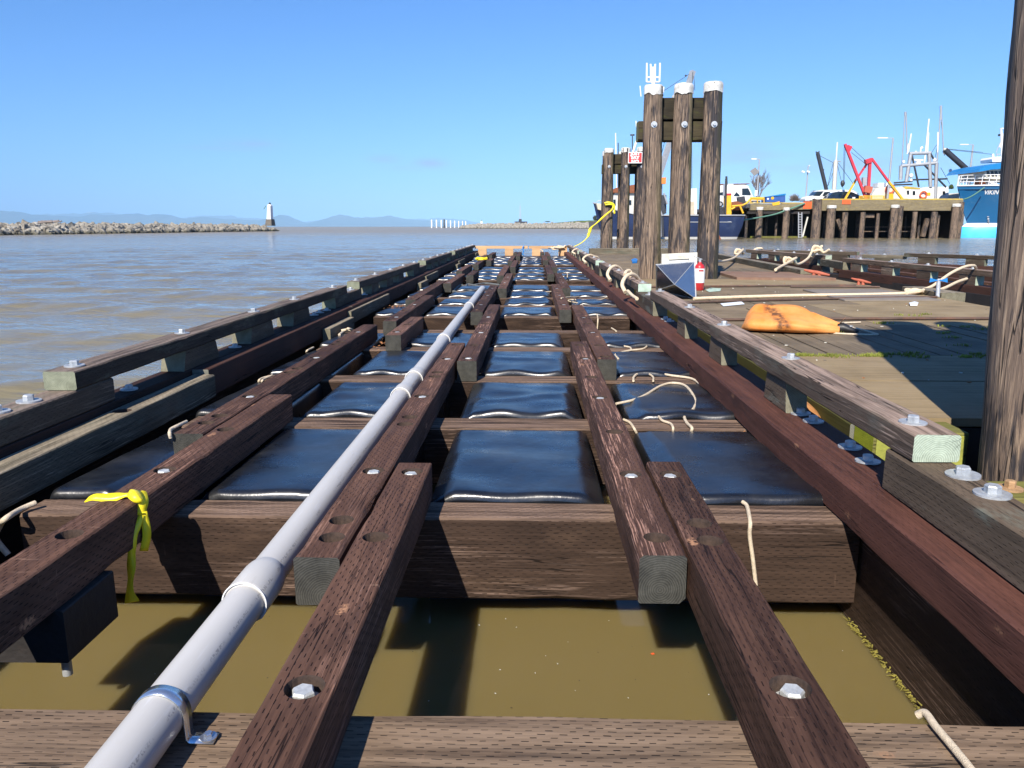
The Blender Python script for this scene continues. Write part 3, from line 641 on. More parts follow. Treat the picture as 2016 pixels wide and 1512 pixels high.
for i in range(len(CROSS)-1):
    if i in (0,5,10,15): continue       # the open bays show the water
    y0=CROSS[i][1]+.012; y1=CROSS[i+1][0]-.012
    for (x0,x1) in SLOTS:
        cover(x0+random.uniform(0,.015),x1-random.uniform(0,.012),y0,y1,seed); seed+=1
# kerb rails on both sides: blocks, rails, washers and bolts
mbb=MB(); mbb.hexbolt((0,0,0),.050,.0225,.024,.007); _t=mbb.build('washer_bolt',M['galv']); WBME=_t.data; bpy.data.objects.remove(_t)
def wbolt(x,y,z,par,s=1.0):
    b=bpy.data.objects.new('washer_bolt',WBME); COL.objects.link(b); b.location=(x+random.uniform(-.01,.01),y,z); b.rotation_euler=(R(random.uniform(-2,2)),R(random.uniform(-2,2)),random.random()*6); b.scale=(s,s,s); setpar(b,par); return b
def block(x0,x1,y0,y1,z0,z1,mat,tp=.035,seed=0):
    me=timber_mesh('rail_block',x1-x0,y1-y0,z1-z0,mat,seed,step=9,taper=tp,bev=.004); o=bpy.data.objects.new('rail_block',me); COL.objects.link(o); o.location=((x0+x1)/2,(y0+y1)/2,(z0+z1)/2); setpar(o,dock); return o
RR=[(2.69,9.02),(10.07,16.2),(17.05,23.3),(24.2,31.5)]
for i,(a,b) in enumerate(RR):
    o=timber('kerb_rail',dock,1.368,1.535,a,b,-.832,-.73,M['rail'],seed=400+i,step=.14 if i<2 else .6,bev=.007,jit=.0015)
    for y in ([2.86,4.31,5.81,7.11,8.9] if i==0 else [a+.15+k*(b-a-.3)/4 for k in range(5)]): wbolt(1.452,y,-.731,o)
for i,(a,b) in enumerate([(1.0,2.88),(8.74,10.25),(15.9,17.2),(23.0,24.35)]):
    o=timber('joint_block',dock,1.362,1.525,a,b,-1.0+.002,-.836,M['railblock'],seed=420+i,step=.2,bev=.007)
    for y in ([2.55,2.36,2.02,1.7] if i==0 else [a+.45,a+.9]): wbolt(1.45+(.02 if i==0 else 0),y,-.8365,o,1.1)
for i,y in enumerate([4.15,5.62,7.0,11.5,12.95,14.4,18.4,19.8,21.3,25.6,27,28.4,29.8]):
    o=block(1.385,1.50,y,y+.34,-.999,-.833,M['railblock'],.035,seed=440+i)
for y in (4.1,3.93,3.45,3.23,2.95,8.25,8.45,10.6): wbolt(1.462,y,-.999,dock,1.05)
mb=MB()
for a,b,c,d in ((1.369,1.536,10.069,10.066),(1.369,1.534,17.05,17.046)): mb.box(a,b,d-.004,c-.001,-.831,-.732)
mb.build('copper_green_end',M['copper'],dock)
LR=[(3.80,9.66),(10.36,15.98),(16.9,22.4),(23.3,28.7),(28.72,31.4)]
for i,(a,b) in enumerate(LR):
    o=timber('kerb_rail',dock,-2.515,-2.345,a,b,-.826,-.728,M['leftrail'],seed=500+i,step=.14 if i<2 else .6,bev=.007,jit=.0015)
    for y in ([3.95,5.22,6.6,7.75,9.3] if i==0 else [a+.2+k*(b-a-.4)/4 for k in range(5)]): wbolt(-2.43,y,-.727,o)
for i,(a,b) in enumerate([(1.0,4.16),(9.09,10.5),(15.2,17.0),(22.0,23.6)]):
    o=timber('joint_block',dock,-2.515,-2.352,a,b,-.96,-.83,M['leftrail'],seed=520+i,step=.2,bev=.007)
    for y in ([3.55,3.33,3.0,2.6] if i==0 else [a+.95,a+1.15]): wbolt(-2.44,y,-.829,o,1.1)
for i,y in enumerate([5.08,6.33,7.48,11.2,12.4,13.5,17.9,19.2,20.6,24.3,25.6,27,28.4,29.8]):
    block(-2.515,-2.352,y,y+.50,-.961,-.827,M['railblock'],.045,seed=540+i)
for y in (4.45,6.1,8.4,8.65,8.9,11.0): wbolt(-2.42,y,-.961,dock,1.0)
# bare new timber rail across the far end
o=timber('end_rail',dock,-2.34,-.22,31.35,31.5,-.875,-.765,M['newwood'],'X',seed=600,step=2)
o=timber('end_rail',dock,-.17,1.36,31.35,31.5,-.875,-.765,M['newwood'],'X',seed=601,step=2)
for i,x in enumerate([-2.22,-1.14,-.05,1.02]): timber('end_post',dock,x,x+.34,31.30,31.5,MID,-.876,M['newwood'],'X',seed=610+i,step=2)

# ---------------------------------------------------------------- things lying on the float
pipe=thing('pipe','long grey plastic pipe strapped down along the open float joists','pipe',(-.86,1.5,MID))
PX=lambda y:-.845-(y-1.5)*.0046; PZ=-1.158+.066
ends=[.35,2.02,4.62,5.42,7.6,9.4,11.9,13.7]; ends=[.35,2.07,4.86,5.45,7.4,10.6,13.7]
for i,(a,b) in enumerate(zip(ends[:-1],ends[1:])):
    mb=MB(); r=.0575
    c=Vector((PX((a+b)/2),(a+b)/2,PZ)); mb.tube([(PX(a),a,PZ),(PX(b),b,PZ)],r,40,0,False)
    if i==5: mb.tube([(PX(b),b,PZ),(PX(b)+.0,b-.2,PZ)],r-.006,40,0,False)
    s=mb.build('pipe_section',M['pvc'],pipe,loc=c)
    if i>0:
        mb=MB(); pts=[(PX(a),a+t,PZ) for t in (0,0,.006,.15,.175,.20)]; rs=[.0578,.0655,.0672,.0672,.0645,.0577]
        mb.tube(pts,rs,40,0,False); mb.build('bell_socket',M['pvc'],s,loc=Vector((PX(a),a+.1,PZ)))
        mb=MB(); 
        ring=[(PX(a)+math.cos(t)*.0655,a-.003,PZ+math.sin(t)*.0655) for t in [k*math.pi/24 for k in range(-6,31)]]
        mb.tube(ring,.0024,6); mb.build('socket_rim',M['whiteplain'],s)
def clamp(y,par):
    x=PX(y); mb=MB(); w=.038; t=.0035; r0=.0585; prof=[]
    for k in range(0,33):
        a=math.pi-(math.pi*1.0)*k/32; prof.append((x+math.cos(a)*(r0+t),PZ+math.sin(a)*(r0+t)))
    prof=[(x-.0625-.055,MID+.006),(x-.068,MID+.006),(x-.0625,MID+.014)]+prof+[(x+.0625,MID+.014),(x+.068,MID+.006),(x+.0625+.06,MID+.006)]
    rings=[]
    for (px,pz),(qx,qz) in zip(prof,[prof[min(i+1,len(prof)-1)] for i in range(len(prof))]):
        rings.append([(px,y-w/2,pz),(px,y+w/2,pz)])
    n=len(rings); vs=[p for r_ in rings for p in r_]; mb.add(vs,[(2*i,2*i+1,2*i+3,2*i+2) for i in range(n-1)],0,True)
    o=mb.build('pipe_clamp',M['strap'],par)
    md=o.modifiers.new('s','SOLIDIFY'); md.thickness=.004; md.offset=1
    mb=MB(); mb.hexbolt((x+.105,y,MID+.007),.019,.0105,.010,.003); mb.build('screw',M['strap'],o)
clamp(1.545,pipe)
# yellow caution tape knotted round the left joist
tape=thing('tape_ribbon','torn yellow plastic tape knotted around a brown joist, tail hanging','tape',(-1.47,2.68,-1.0))
def ribbon(mb,pts,ws,nrm,th=.0012):
    pts=[Vector(p) for p in pts]; L=[];Rr=[]
    for i,p in enumerate(pts):
        t=(pts[min(i+1,len(pts)-1)]-pts[max(i-1,0)]).normalized(); n=Vector(nrm[i] if isinstance(nrm,list) else nrm); s=t.cross(n).normalized()
        w=ws[i] if isinstance(ws,(list,tuple)) else ws; L.append(p-s*w/2+n*th*0); Rr.append(p+s*w/2)
    k=len(pts); mb.add(L+Rr,[(i,i+1,k+i+1,k+i) for i in range(k-1)],0,True)
mb=MB(); kx,ky,kz=-1.475,2.69,-.995
band=[(-1.475,2.69,-.985),(-1.455,2.68,-1.0),(-1.452,2.67,-1.08),(-1.453,2.67,-1.16),(-1.53,2.68,-1.164),(-1.61,2.69,-1.160),(-1.612,2.69,-1.06),(-1.60,2.69,-.993),(-1.475,2.69,-.985)]
ribbon(mb,smooth([(-1.475,2.685,-.975),(-1.452,2.67,-1.0),(-1.450,2.655,-1.05)],5),[.04,.055,.06,.055,.05,.05,.045,.04,.035,.03,.03],(.55,-.6,.55))
ribbon(mb,smooth([(-1.45,2.655,-1.05),(-1.462,2.60,-1.13),(-1.468,2.585,-1.22),(-1.478,2.58,-1.31),(-1.474,2.575,-1.36)],6),[.020,.022,.024,.026,.022,.024,.028,.03,.028,.026,.028,.032,.036,.038,.036,.034,.036,.042,.046,.048,.05,.05,.05,.05,.05],[Vector((math.sin(i*.28)*.7,-1,.15)).normalized() for i in range(25)])
ribbon(mb,smooth([(-1.447,2.66,-1.04),(-1.436,2.655,-1.12),(-1.452,2.65,-1.19)],5),[.03]*11,(.6,-.8,0))
ribbon(mb,smooth([(-1.478,2.685,-.975),(-1.53,2.68,-.985),(-1.575,2.675,-.992),(-1.625,2.66,-.985),(-1.655,2.65,-1.0)],5),[.018,.016,.014,.014,.018,.024,.03,.034,.036,.038,.038,.036,.034,.03,.03,.026,.022,.018,.012,.008,.004],(.1,-.7,.7))
t1=mb.build('tape_tail',M['yellow'],tape); md=t1.modifiers.new('s','SOLIDIFY'); md.thickness=.002
mb=MB(); ring=[]
for i in range(9):
    a=i/8*math.pi; rr=.005+.022*math.sin(a)**.7
    ring.append([(kx-.032+.064*i/8+rr*.3*math.sin(j*2.1),ky+math.cos(j*math.pi/5)*rr*1.1-.004*i,-.975+math.sin(j*math.pi/5)*rr*.85-.0022*i) for j in range(10)])
mb.loft(ring,0,True); fixn(mb.build('tape_knot',M['yellow'],tape))
mb=MB(); ribbon(mb,[Vector(p) for p in band],.03,[Vector((0,0,1)),Vector((1,0,.3)),Vector((1,0,0)),Vector((.3,0,-1)),Vector((0,0,-1)),Vector((-1,0,-.3)),Vector((-1,0,0)),Vector((-.3,0,1)),Vector((0,0,1))]); fixn(mb.build('tape_loop',M['yellow'],tape))
def cord(label,pts,r=.0085,mat='rope',sm=6,n=8,name='rope',cat='rope',group=None):
    mb=MB(); mb.tube(smooth(pts,sm),r,n,0); o=mb.build(name,M[mat]); P=Vector(pts[0])
    for v in o.data.vertices: v.co-=P
    o.location=P; return tag(o,label,cat,group)
zt=-1.150
def zz(px,py,z=zt): return onz(px,py,z)
cord('short cream cord hanging down the dark timber beside the right joist pair',[zz(1462,988,-1.14),zz(1470,995,-1.145),onz(1474,1010,-1.15),at(1477,1030,2.915),at(1476,1055,2.914),at(1482,1100,2.912),at(1488,1152,2.912)],.0085)
cord('cream cord looped over the near plank, trailing off at the lower right corner',[at(1806,1408,1.68),onz(1822,1404,-1.142),onz(1842,1430,-1.142),onz(1880,1475,-1.142),onz(1912,1515,-1.142),onz(1960,1580,-1.142)],.0095)
cord('cream cord making a tall loop over the black cover right of the joists',[zz(1213,795,-1.155),zz(1245,788),zz(1270,778),zz(1300,760),zz(1325,754),zz(1350,760),zz(1368,785),zz(1365,805),onz(1348,818,-1.15),onz(1352,832,-1.15),at(1362,842,4.34),at(1361,850,4.335)],.0095)
cord('short cream cord end curling beside the right joist, nearest the tall loop',[onz(1228,826,-1.148),onz(1240,832,-1.148),onz(1248,843,-1.15),at(1253,852,4.335)],.008)
cord('short bent cream cord on the second cross timber, middle of three',[onz(1297,820,-1.148),onz(1304,828,-1.148),onz(1320,834,-1.148),at(1325,842,4.34),at(1325,849,4.335)],.008)
cord('long cream cord hooked over the third cross timber towards the red brown beam',[at(1247,750,5.715),onz(1248,742,-1.146),onz(1258,735,-1.146),onz(1280,732,-1.146),onz(1320,739,-1.146),onz(1360,745,-1.148),onz(1380,757,-1.15)],.0095)
cord('small cream cord end hooked below the long cord on the third cross timber',[at(1286,750,5.715),onz(1286,743,-1.146),onz(1279,737,-1.146),onz(1270,735,-1.146)],.008)
cord('cream cord bent into a zigzag on the black cover beside a joist end',[zz(1217,706),zz(1211,699),zz(1218,695),zz(1240,690),zz(1265,687),zz(1273,681),zz(1262,678),zz(1240,678),zz(1228,681),zz(1240,684),zz(1243,689)],.0095)
cord('cream cord hanging down the face of the second open bay timber',[onz(1172,619,-1.142),onz(1176,621,-1.146),at(1177,630,9.91),at(1176,648,9.90)],.0095)
cord('tiny cream cord end on the cross timber before the second open bay',[onz(1204,646,-1.146),onz(1209,649,-1.146),onz(1213,652,-1.148)],.009)
cord('loose cream cord loops on the black covers near the red brown beam',[zz(1148,604),zz(1143,598),zz(1120,593),zz(1124,590),zz(1150,591),zz(1178,591),zz(1196,585)],.0095)
cord('straight cream cord lying across a joist onto the black cover',[onz(1105,587,-.99),onz(1120,585,-1.05),zz(1140,584),zz(1162,582)],.0095)
cord('little cream cord hook on the black cover left of the joist pair far along',[zz(1068,572),zz(1069,575),zz(1085,574)],.0105)
cord('pale cord stub curling off a far cross timber by the right beam',[onz(1112,535,-1.14),onz(1117,539,-1.14),at(1117,545,16.78)],.013)
cord('two cream cord ends hooked over a cross timber left of the joists',[at(510,757,5.715),onz(510,749,-1.144),onz(518,744,-1.144),onz(531,741,-1.144),onz(536,739,-1.144),onz(530,742,-1.144),onz(521,746,-1.144),onz(516,750,-1.144),at(516,756,5.715)],.0085)
cord('single cream cord hooked over the fourth cross timber on the left',[at(604,697,7.205),onz(604,691,-1.144),onz(611,687,-1.144),onz(617,684,-1.144)],.0095)
cord('frayed cream rope tuft on a cross timber by the left beam',[onz(672,651,-1.13),onz(682,649,-1.12),onz(686,647,-1.10),onz(692,650,-1.13),onz(678,652,-1.14),onz(668,659,-1.14)],.015)
cord('grey cord lying by the left end of the front timber',[onz(70,990,-1.13),onz(40,1003,-1.138),onz(10,1022,-1.14),at(0,1034,2.91),at(-8,1060,2.89),at(16,1092,2.89)],.012,'rope')
cord('brown wet cord curled round the end of a left joist',[onz(367,830,-.99),onz(350,838,-.985),onz(337,845,-.99),at(334,853,3.58),at(336,862,3.58)],.009)
cord('dark grey rope coiled in the gap between left joists beside the pipe end',[zz(893,573),zz(905,577),zz(935,572),zz(945,566),zz(935,562),zz(920,560),zz(916,566),zz(908,561),zz(900,566),zz(892,574)],.022,'ropegrey')
o=cord('dark grey rope trailing from the coil past the pipe end',[zz(935,561),zz(955,558),zz(975,560),zz(984,561)],.022,'ropegrey')
mb=MB(); P=onz(948,511,-.99)
for k in range(5): mb.tube(smooth([P+Vector((math.cos(a+k)*(.12+.03*k%.07),math.sin(a+k)*.12,.012*k+.02*math.sin(3*a))) for a in [i*.7 for i in range(8)]],4),.016,6)
tag(mb.build('rope',M['yellow']),'bundle of yellow line heaped on a far left joist','rope')
# leaf litter and shavings: nobody could count them
mb=MB()
def crumb(p,s):
    a=random.random()*6; n=Vector((random.uniform(-.5,.5),random.uniform(-.5,.5),1)).normalized(); u=n.orthogonal().normalized()*s; w=n.cross(u)*random.uniform(.25,.6)
    u,w=u*math.cos(a)+w*math.sin(a),w*math.cos(a)-u*math.sin(a); mb.add([p-u,p-w*.8,p+u,p+w+n*s*.2],[(0,1,2,3)],0)
for i in range(24): crumb(Vector((-1.555+random.uniform(-.03,.03),2.30+random.uniform(-.04,.03),-1.036+random.uniform(0,.01))),.009)
for i in range(60): crumb(onz(random.uniform(755,805),random.uniform(600,608),-1.15),.02)
for i in range(40): crumb(onz(random.uniform(735,765),random.uniform(654,695),-1.15),.018)
for i in range(40): crumb(Vector((1.215+random.uniform(-.03,.02),random.uniform(3.2,9),-1.165)),.012)
tag(mb.build('leaf_litter',M['debris']),kind='stuff')
mb=MB()
for i in range(55):
    q=onz(random.uniform(300,1800),random.uniform(1210,1395),WATER+.004); s=random.uniform(.001,.0028); mb.obox(q,(s,s*random.uniform(1,3),.001),Matrix.Rotation(random.random()*3,3,'Z'),0 if random.random()<.6 else 1)
q=onz(1285,1287,WATER+.005); mb.obox(q,(.012,.009,.002),Matrix.Rotation(.4,3,'Z'),2)
tag(mb.build('floating_flecks',[M['paper'],M['creosote'],M['orangebuoy']]),kind='stuff')
# ---------------------------------------------------------------- wooden pier float to the right
pier=thing('pier_deck','weathered plank pier deck with mossy edges beside the open timber float','pier',(3.8,4.0,WATER))
DZ=-1.0
def planks(y0,y1,x0,x1,axis,wd_,mat,z=DZ,gap=.008,th=.045):
    mb=MB(); rd=random.Random(int(y0*100)); a,b=(x0,x1) if axis=='Y' else (y0,y1); t=a
    while t<b-.02:
        e=min(b,t+wd_*rd.uniform(.93,1.07)); dz=rd.uniform(-.004,.002); tl=rd.uniform(-.003,.003)
        if axis=='Y': vs=[(x,y,z+dz+(tl if x==t+gap/2 else -tl)-(th if k==0 else 0)) for k in (0,1) for y in (y0,y1-.006) for x in (t+gap/2,e-gap/2)]
        else: vs=[(x,y,z+dz+(tl if y==t+gap/2 else -tl)-(th if k==0 else 0)) for k in (0,1) for y in (t+gap/2,e-gap/2) for x in (x0,x1)]
        mb.add(vs,[(0,2,3,1),(4,5,7,6),(0,1,5,4),(2,6,7,3),(0,4,6,2),(1,3,7,5)]); t=e
    return mb.build('deck_panel',mat,pier,loc=((x0+x1)/2,(y0+y1)/2,z))
mb=MB(); mb.box(1.9,5.8,4.02,29.4,-1.75,DZ-.055); mb.build('deck_frame',M['creosote'],pier)
X0,X1=1.74,5.85
planks(4.02,6.08,X0,X1,'X',1.03,M['deck_sandy'])
planks(6.09,8.02,X0,X1,'Y',.215,M['deck_plank'],gap=.016)
planks(8.03,10.2,X0,3.6,'X',1.1,M['deck_dark']); planks(8.03,10.2,3.61,X1,'X',1.1,M['deck_sandy'])
planks(10.21,11.75,X0,3.2,'Y',.24,M['deck_plank'],gap=.014); planks(10.21,11.75,3.21,4.3,'X',.77,M['deck_dark'])
planks(10.21,11.75,4.31,X1,'X',.8,M['deck_sandy'])
planks(11.76,13.2,X0,X1,'X',.72,M['deck_dark'])
planks(13.21,15.0,X0,X1,'X',.9,M['deck_sandy'])
planks(15.01,19,X0,X1,'Y',.3,M['deck_plank'],gap=.016)
planks(19.01,23,X0,X1,'X',.6,M['deck_dark']); planks(23.01,29.4,X0,X1,'X',.5,M['deck_plank'])
planks(.5,3.05,2.75,X1,'X',.6,M['deck_dark']); planks(3.06,4.0,4.1,X1,'X',.5,M['deck_sandy'])
def plate(x0,x1,y0,y1,mat,z=.012,skew=0.0):
    mb=MB(); mb.prism([(x0,y0,DZ),(x1,y0+skew,DZ),(x1-.06,y1+skew,DZ),(x0+.05,y1,DZ)],(0,0,z)); o=mb.build('deck_plate',mat,pier); fixn(o)
plate(4.25,5.6,10.6,12.4,M['deck_steel'],.02,.1); plate(3.9,5.7,14.9,16.9,M['deck_red'],.05,-.2); plate(2.6,3.3,8.6,9.6,M['deck_dark'],.012)
for (a,b) in [((1.9,8.28),(5.8,8.5)),((1.9,10.15),(3.9,10.75)),((3.9,10.75),(5.75,11.1)),((1.9,12.85),(5.5,13.3)),((4.3,13.0),(5.75,12.95))]:
    mb=MB(); mb.tube(smooth([(a[0],a[1],DZ+.018),((a[0]+b[0])/2,(a[1]+b[1])/2+.03,DZ+.02),(b[0],b[1],DZ+.018)],6),.016,8); mb.build('steel_rod',M['rod'],pier)
timber('edge_timber',pier,1.70,1.86,4.02,12,-1.36,-1.03,M['sidemoss'],seed=1,step=.3); timber('edge_timber',pier,1.70,1.86,12.01,29.4,-1.36,-1.03,M['sidemoss'],seed=2,step=1)
timber('edge_timber',pier,1.72,2.19,3.78,4.01,-1.24,-1.015,M['mossbeam'],'X',seed=3)
mb=MB(); mb.box(1.735,2.175,3.774,3.781,-1.21,-1.03); mb.build('moss_face',M['limemoss'],pier)
timber('edge_timber',pier,1.68,2.75,2.98,3.20,-1.20,-1.07,M['mossbeam'],'X',seed=4)
timber('edge_timber',pier,1.66,2.75,2.5,2.97,-1.25,-1.10,M['rustwood'],'X',seed=14)
mb=MB(); mb.hexbolt((1.985,3.09,-1.069),.05,.022,.03,.008); mb.build('rusty_bolt',M['rustbolt'],pier)
mb=MB(); mb.tube(smooth([(1.62,5.0,-1.12),(1.64,4.75,-1.08),(1.66,4.5,-1.11),(1.66,4.35,-1.19)],5),[.05]*16,10); mb.build('rubber_fender',M['rustwood'],pier)
timber('end_timber',pier,2.1,5.6,29.0,29.45,-1.0,-.80,M['grey'],'X',seed=6,step=2)
def tbar(name,par,a,b,w,h,mat,seed=0,step=.6):
    a=Vector(a);b=Vector(b); me=timber_mesh(name,w,(b-a).length,h,mat,seed,step=step); o=bpy.data.objects.new(name,me); COL.objects.link(o); o.location=(a+b)/2; o.rotation_euler=(b-a).to_track_quat('Y','Z').to_euler(); setpar(o,par); return o
tbar('kerb_timber',pier,(5.98,25.7,-.93),(5.55,15.9,-.93),.22,.14,M['grey'],7)
for y in (16.6,19,21.5,24): mb=MB(); mb.box(5.5,5.9,y,y+.5,DZ+.001,-1.0+.0); timber('kerb_block',pier,5.60+(y-16)*.04,5.78+(y-16)*.04,y,y+.4,-.999,-.999+.002+.0,M['grey'],step=9) if False else None
# bollard of mossy timbers round the near pile pocket
timber('edge_timber',pier,5.86,6.2,11.2,12.4,-1.2,-.93,M['grey'],seed=8)
# moss and weeds: stuff
def moss(n,fx,fy,name='moss'):
    mb=MB()
    for i in range(n):
        p=Vector((fx(),fy(),DZ)); 
        for k in range(5):
            a=random.random()*6.28; h=random.uniform(.008,.03); r=random.uniform(.004,.012); d=Vector((math.cos(a),math.sin(a),0)); s=Vector((-d.y,d.x,0))*.004
            mb.add([p-s,p+s,p+d*r+Vector((0,0,h))],[(0,1,2)])
    return tag(mb.build(name,M['mossgreen']),kind='stuff')
M['mossgreen']=simple('fresh_moss',(.22,.25,.04),.9,0,.4,6)
spots=[(random.uniform(2.05,4.3),6.06+random.gauss(0,.05)) for _ in range(26)]+[(random.uniform(2.6,4.6),random.uniform(6.4,8.2)) for _ in range(9)]+[(random.uniform(4.0,4.8),random.uniform(7.2,9.6)) for _ in range(8)]+[(random.uniform(2.1,3.0),6.02) for _ in range(16)]
_s=[random.choice(spots) for _ in range(3200)]; _i=[0]
def _fx(): _i[0]+=1; return _s[_i[0]%3200][0]+random.gauss(0,.045)
moss(1100,_fx,lambda:_s[_i[0]%3200][1]+random.gauss(0,.02))

# ---------------------------------------------------------------- pile clusters
def pile_mesh(name,base,top,r0,r1,mat,par,seed,segs=30,n=26):
    mb=MB(); rd=random.Random(seed); ph=[rd.uniform(0,6) for _ in range(4)]; base=Vector(base);top=Vector(top); rings=[]
    for i in range(segs+1):
        t=i/segs; c=base.lerp(top,t); r=r0+(r1-r0)*t
        rings.append([c+Vector((math.cos(a),math.sin(a),0))*(r*(1+.025*math.sin(2*a+ph[0]+t*2)+.018*math.sin(5*a+ph[1])+.03*(mn.noise(Vector((math.cos(a)*3,math.sin(a)*3,t*9+seed))))+.02*mn.noise(Vector((math.cos(a)*9,math.sin(a)*9,t*14+seed*3))))) for a in [2*math.pi*j/n for j in range(n)]])
    mb.loft(rings,0,True,True); return mb.build(name,mat,par,loc=base)
def pile_cap(top,r,par,seed,h=.14):
    mb=MB(); rd=random.Random(seed); n=30; top=Vector(top); rings=[]
    for k,(rr,dz) in enumerate([(.0,.035),(.55,.034),(.93,.026),(1.06,.0),(1.09,-.4*h),(1.08,-.8*h),(1.10,-h)]):
        rings.append([top+Vector((math.cos(a),math.sin(a),0))*max(.004,r*rr*(1+(.035*math.sin(7*a+seed)+.03*mn.noise(Vector((a*3,k,seed))))*(k>2)))+Vector((0,0,dz+(.045*mn.noise(Vector((math.cos(a)*2.5,math.sin(a)*2.5,seed*2)))-.02*abs(math.sin(4*a+seed)) if k==6 else .012*mn.noise(Vector((math.cos(a)*3*rr,math.sin(a)*3*rr,seed)))))) for a in [2*math.pi*j/n for j in range(n)]])
    mb.loft(rings,0,True,False); mb.build('cap',M['cap'],par)
def dolphin(label,front,back,yf,yb,zb,zt,r0,r1,mats,loc,lean=-.06,ext=(.06,.08),caps=.14):
    t=thing('pile_cluster',label,'pile cluster',loc,'pile clusters holding the pier floats'); dz=[0,.02,.05,-.03,-.05,.0]
    for i,x in enumerate(front+back):
        f=i<len(front); y=yf if f else yb; lx=lean+random.uniform(-.02,.02); ht=zt+dz[i%6]*(1 if f else .6)
        p=pile_mesh('pile',(x,y,zb),(x+lx,y+.02,ht),r0*random.uniform(.96,1.04),r1*random.uniform(.96,1.04),mats[i%len(mats)],t,i+int(yf*7)); pile_cap((x+lx,y+.02,ht),r1,p,i+int(yf),caps)
        if f:
            mb=MB(); c=Vector((x+lx*.85,yf-r1*.97-.012,zt-.70)); mb.cyl(c,c+Vector((0,.03,0)),.058,.058,16); mb.cyl(c+Vector((0,-.03,0)),c,.028,.028,6); mb.build('bolt',M['galv'],p)
    xa,xb=front[0]+lean,front[-1]+lean; ym=(yf+yb)/2; k=(zt+1)/3.8
    timber('cross_beam',t,xa-ext[0]-r1,xb+ext[1]+r1,ym-.19,ym+.14,zt-.95,zt-.585,M['dolphinbeam'],'X',seed=int(yf),step=.4,bev=.012)
    timber('cross_beam',t,xa-.1,xb+.1,ym-.24,ym+.10,zt-.565,zt-.17,M['dolphinbeam'],'X',seed=int(yf)+1,step=.4,bev=.012)
    return t
_a=at(2003,0,3.46); _t=(_a.z+1.9)/(2.42+1.9); GL=((_a.x+.03+.24+(.205-.24)*_t)-2.365)/_t
PT=at(1341,168,15.3).z-.02; QT=at(1215,292,32.7).z-.03
pm=[M['pile_tan'],M['pile'],M['pile_dark'],M['pile_dark'],M['pile'],M['pile_dark']]
dolphin('tall cluster of white-capped timber piles standing through the pier by the metal cone',[2.30,2.87,3.43],[2.44,3.0,3.60],15.3,16.15,-1.9,PT,.222,.166,pm,(2.9,15.7,-1.0))
dolphin('farther shorter cluster of white-capped piles at the pier end carrying a red sign',[3.10,3.78,4.42],[3.10,3.82,4.50],32.7,33.7,-1.9,QT,.225,.185,[M['pile'],M['pile_dark'],M['pile_dark'],M['pile_dark'],M['pile'],M['pile_dark']],(3.8,33,WATER),-.02)
dolphin('nearest dark and tan timber pile cluster rising out of frame at the right edge',[2.365,2.95,3.56],[2.94,3.52],3.46,4.24,-1.9,2.42,.24,.205,[M['pile_near'] if 'pile_near' in M else M['pile_tan'],M['pile'],M['pile_dark']],(2.9,3.8,-1.1),GL,ext=(-.1,.14))
sign=thing('sign','small red sign with white capital lettering nailed on the farther piles','sign',at(1250,311,32.42))
c=at(1250.5,310.5,32.42); mb=MB(); mb.box(c.x-.285,c.x+.285,c.y-.01,c.y+.01,c.z-.215,c.z+.215); mb.build('panel',M['red_sign'] if 'red_sign' in M else M['red'],sign)
mb=MB()
for a,b,d,e in ((-.285,.285,.19,.215),(-.285,.285,-.215,-.19),(-.285,-.262,-.19,.19),(.262,.285,-.19,.19)): mb.box(c.x+a,c.x+b,c.y-.016,c.y-.0101,c.z+d,c.z+e)
mb.build('border',M['whiteplain'],sign)
text_mesh('lettering','JUST\nSAY\nNO',.155,.003,M['whiteplain'],sign,(c.x+.0,c.y-.014,c.z-.0),offset=.008,xs=1.2)

# ---------------------------------------------------------------- things on the pier
def pyramid():
    t=thing('metal_hood','stainless steel four-sided cone hood lying on its edge on the pier deck','metal hood',(2.05,11.3,DZ))
    Y=11.35; A=[at(1292,521,Y),at(1367,515,Y+.0),at(1370,590,10.9),at(1292,574,11.75)]; A[2].z=DZ+.002; A[3].z=max(A[3].z,DZ+.05)
    ap=at(1328,560,10.62); mb=MB(); back=[p+Vector((.02,.10,0)) for p in A]
    mb.add(A+[ap]+back,[(0,4,1),(1,4,2),(2,4,3),(3,4,0),(0,1,6,5),(1,2,7,6),(2,3,8,7),(3,0,5,8)]); o=mb.build('hood_shell',M['steel'],t); fixn(o); md=o.modifiers.new('s','SOLIDIFY'); md.thickness=.006
    mb=MB()
    for p in A: mb.bar(p,ap,.008)
    for i in range(4): mb.bar(A[i],A[(i+1)%4],.014,.014)
    mb.build('seam_edge',M['galv'],t); c=ap.lerp(A[2],.12).lerp(A[3],.12)
    return t
pyramid()
t=thing('cooler_lid','off-white plastic lid panel with handle leaning behind the metal hood','lid',at(1338,548,14.2))
Y=14.2; a,b=at(1303,500,Y),at(1373,497,Y); h=.52; mb=MB(); mb.prism([a,b,b-Vector((0,.05,h)),a-Vector((0,.05,h))],(0,.05,.0)); fixn(mb.build('panel',M['offwhite'],t))
mb=MB(); p,q=at(1317,508,Y-.05),at(1356,506,Y-.05); mb.bar(p,q,.04,.06); mb.bar(p-Vector((0,0,.07)),q-Vector((0,0,.07)),.03,.04); mb.build('handle',M['offwhite'],t)
mb=MB(); p,q=at(1312,514,Y-.07),at(1354,512,Y-.07); mb.prism([p,q,q-Vector((0,0,.13)),p-Vector((0,0,.13))],(0,.02,0)); fixn(mb.build('label_plate',M['whiteplain'],t))
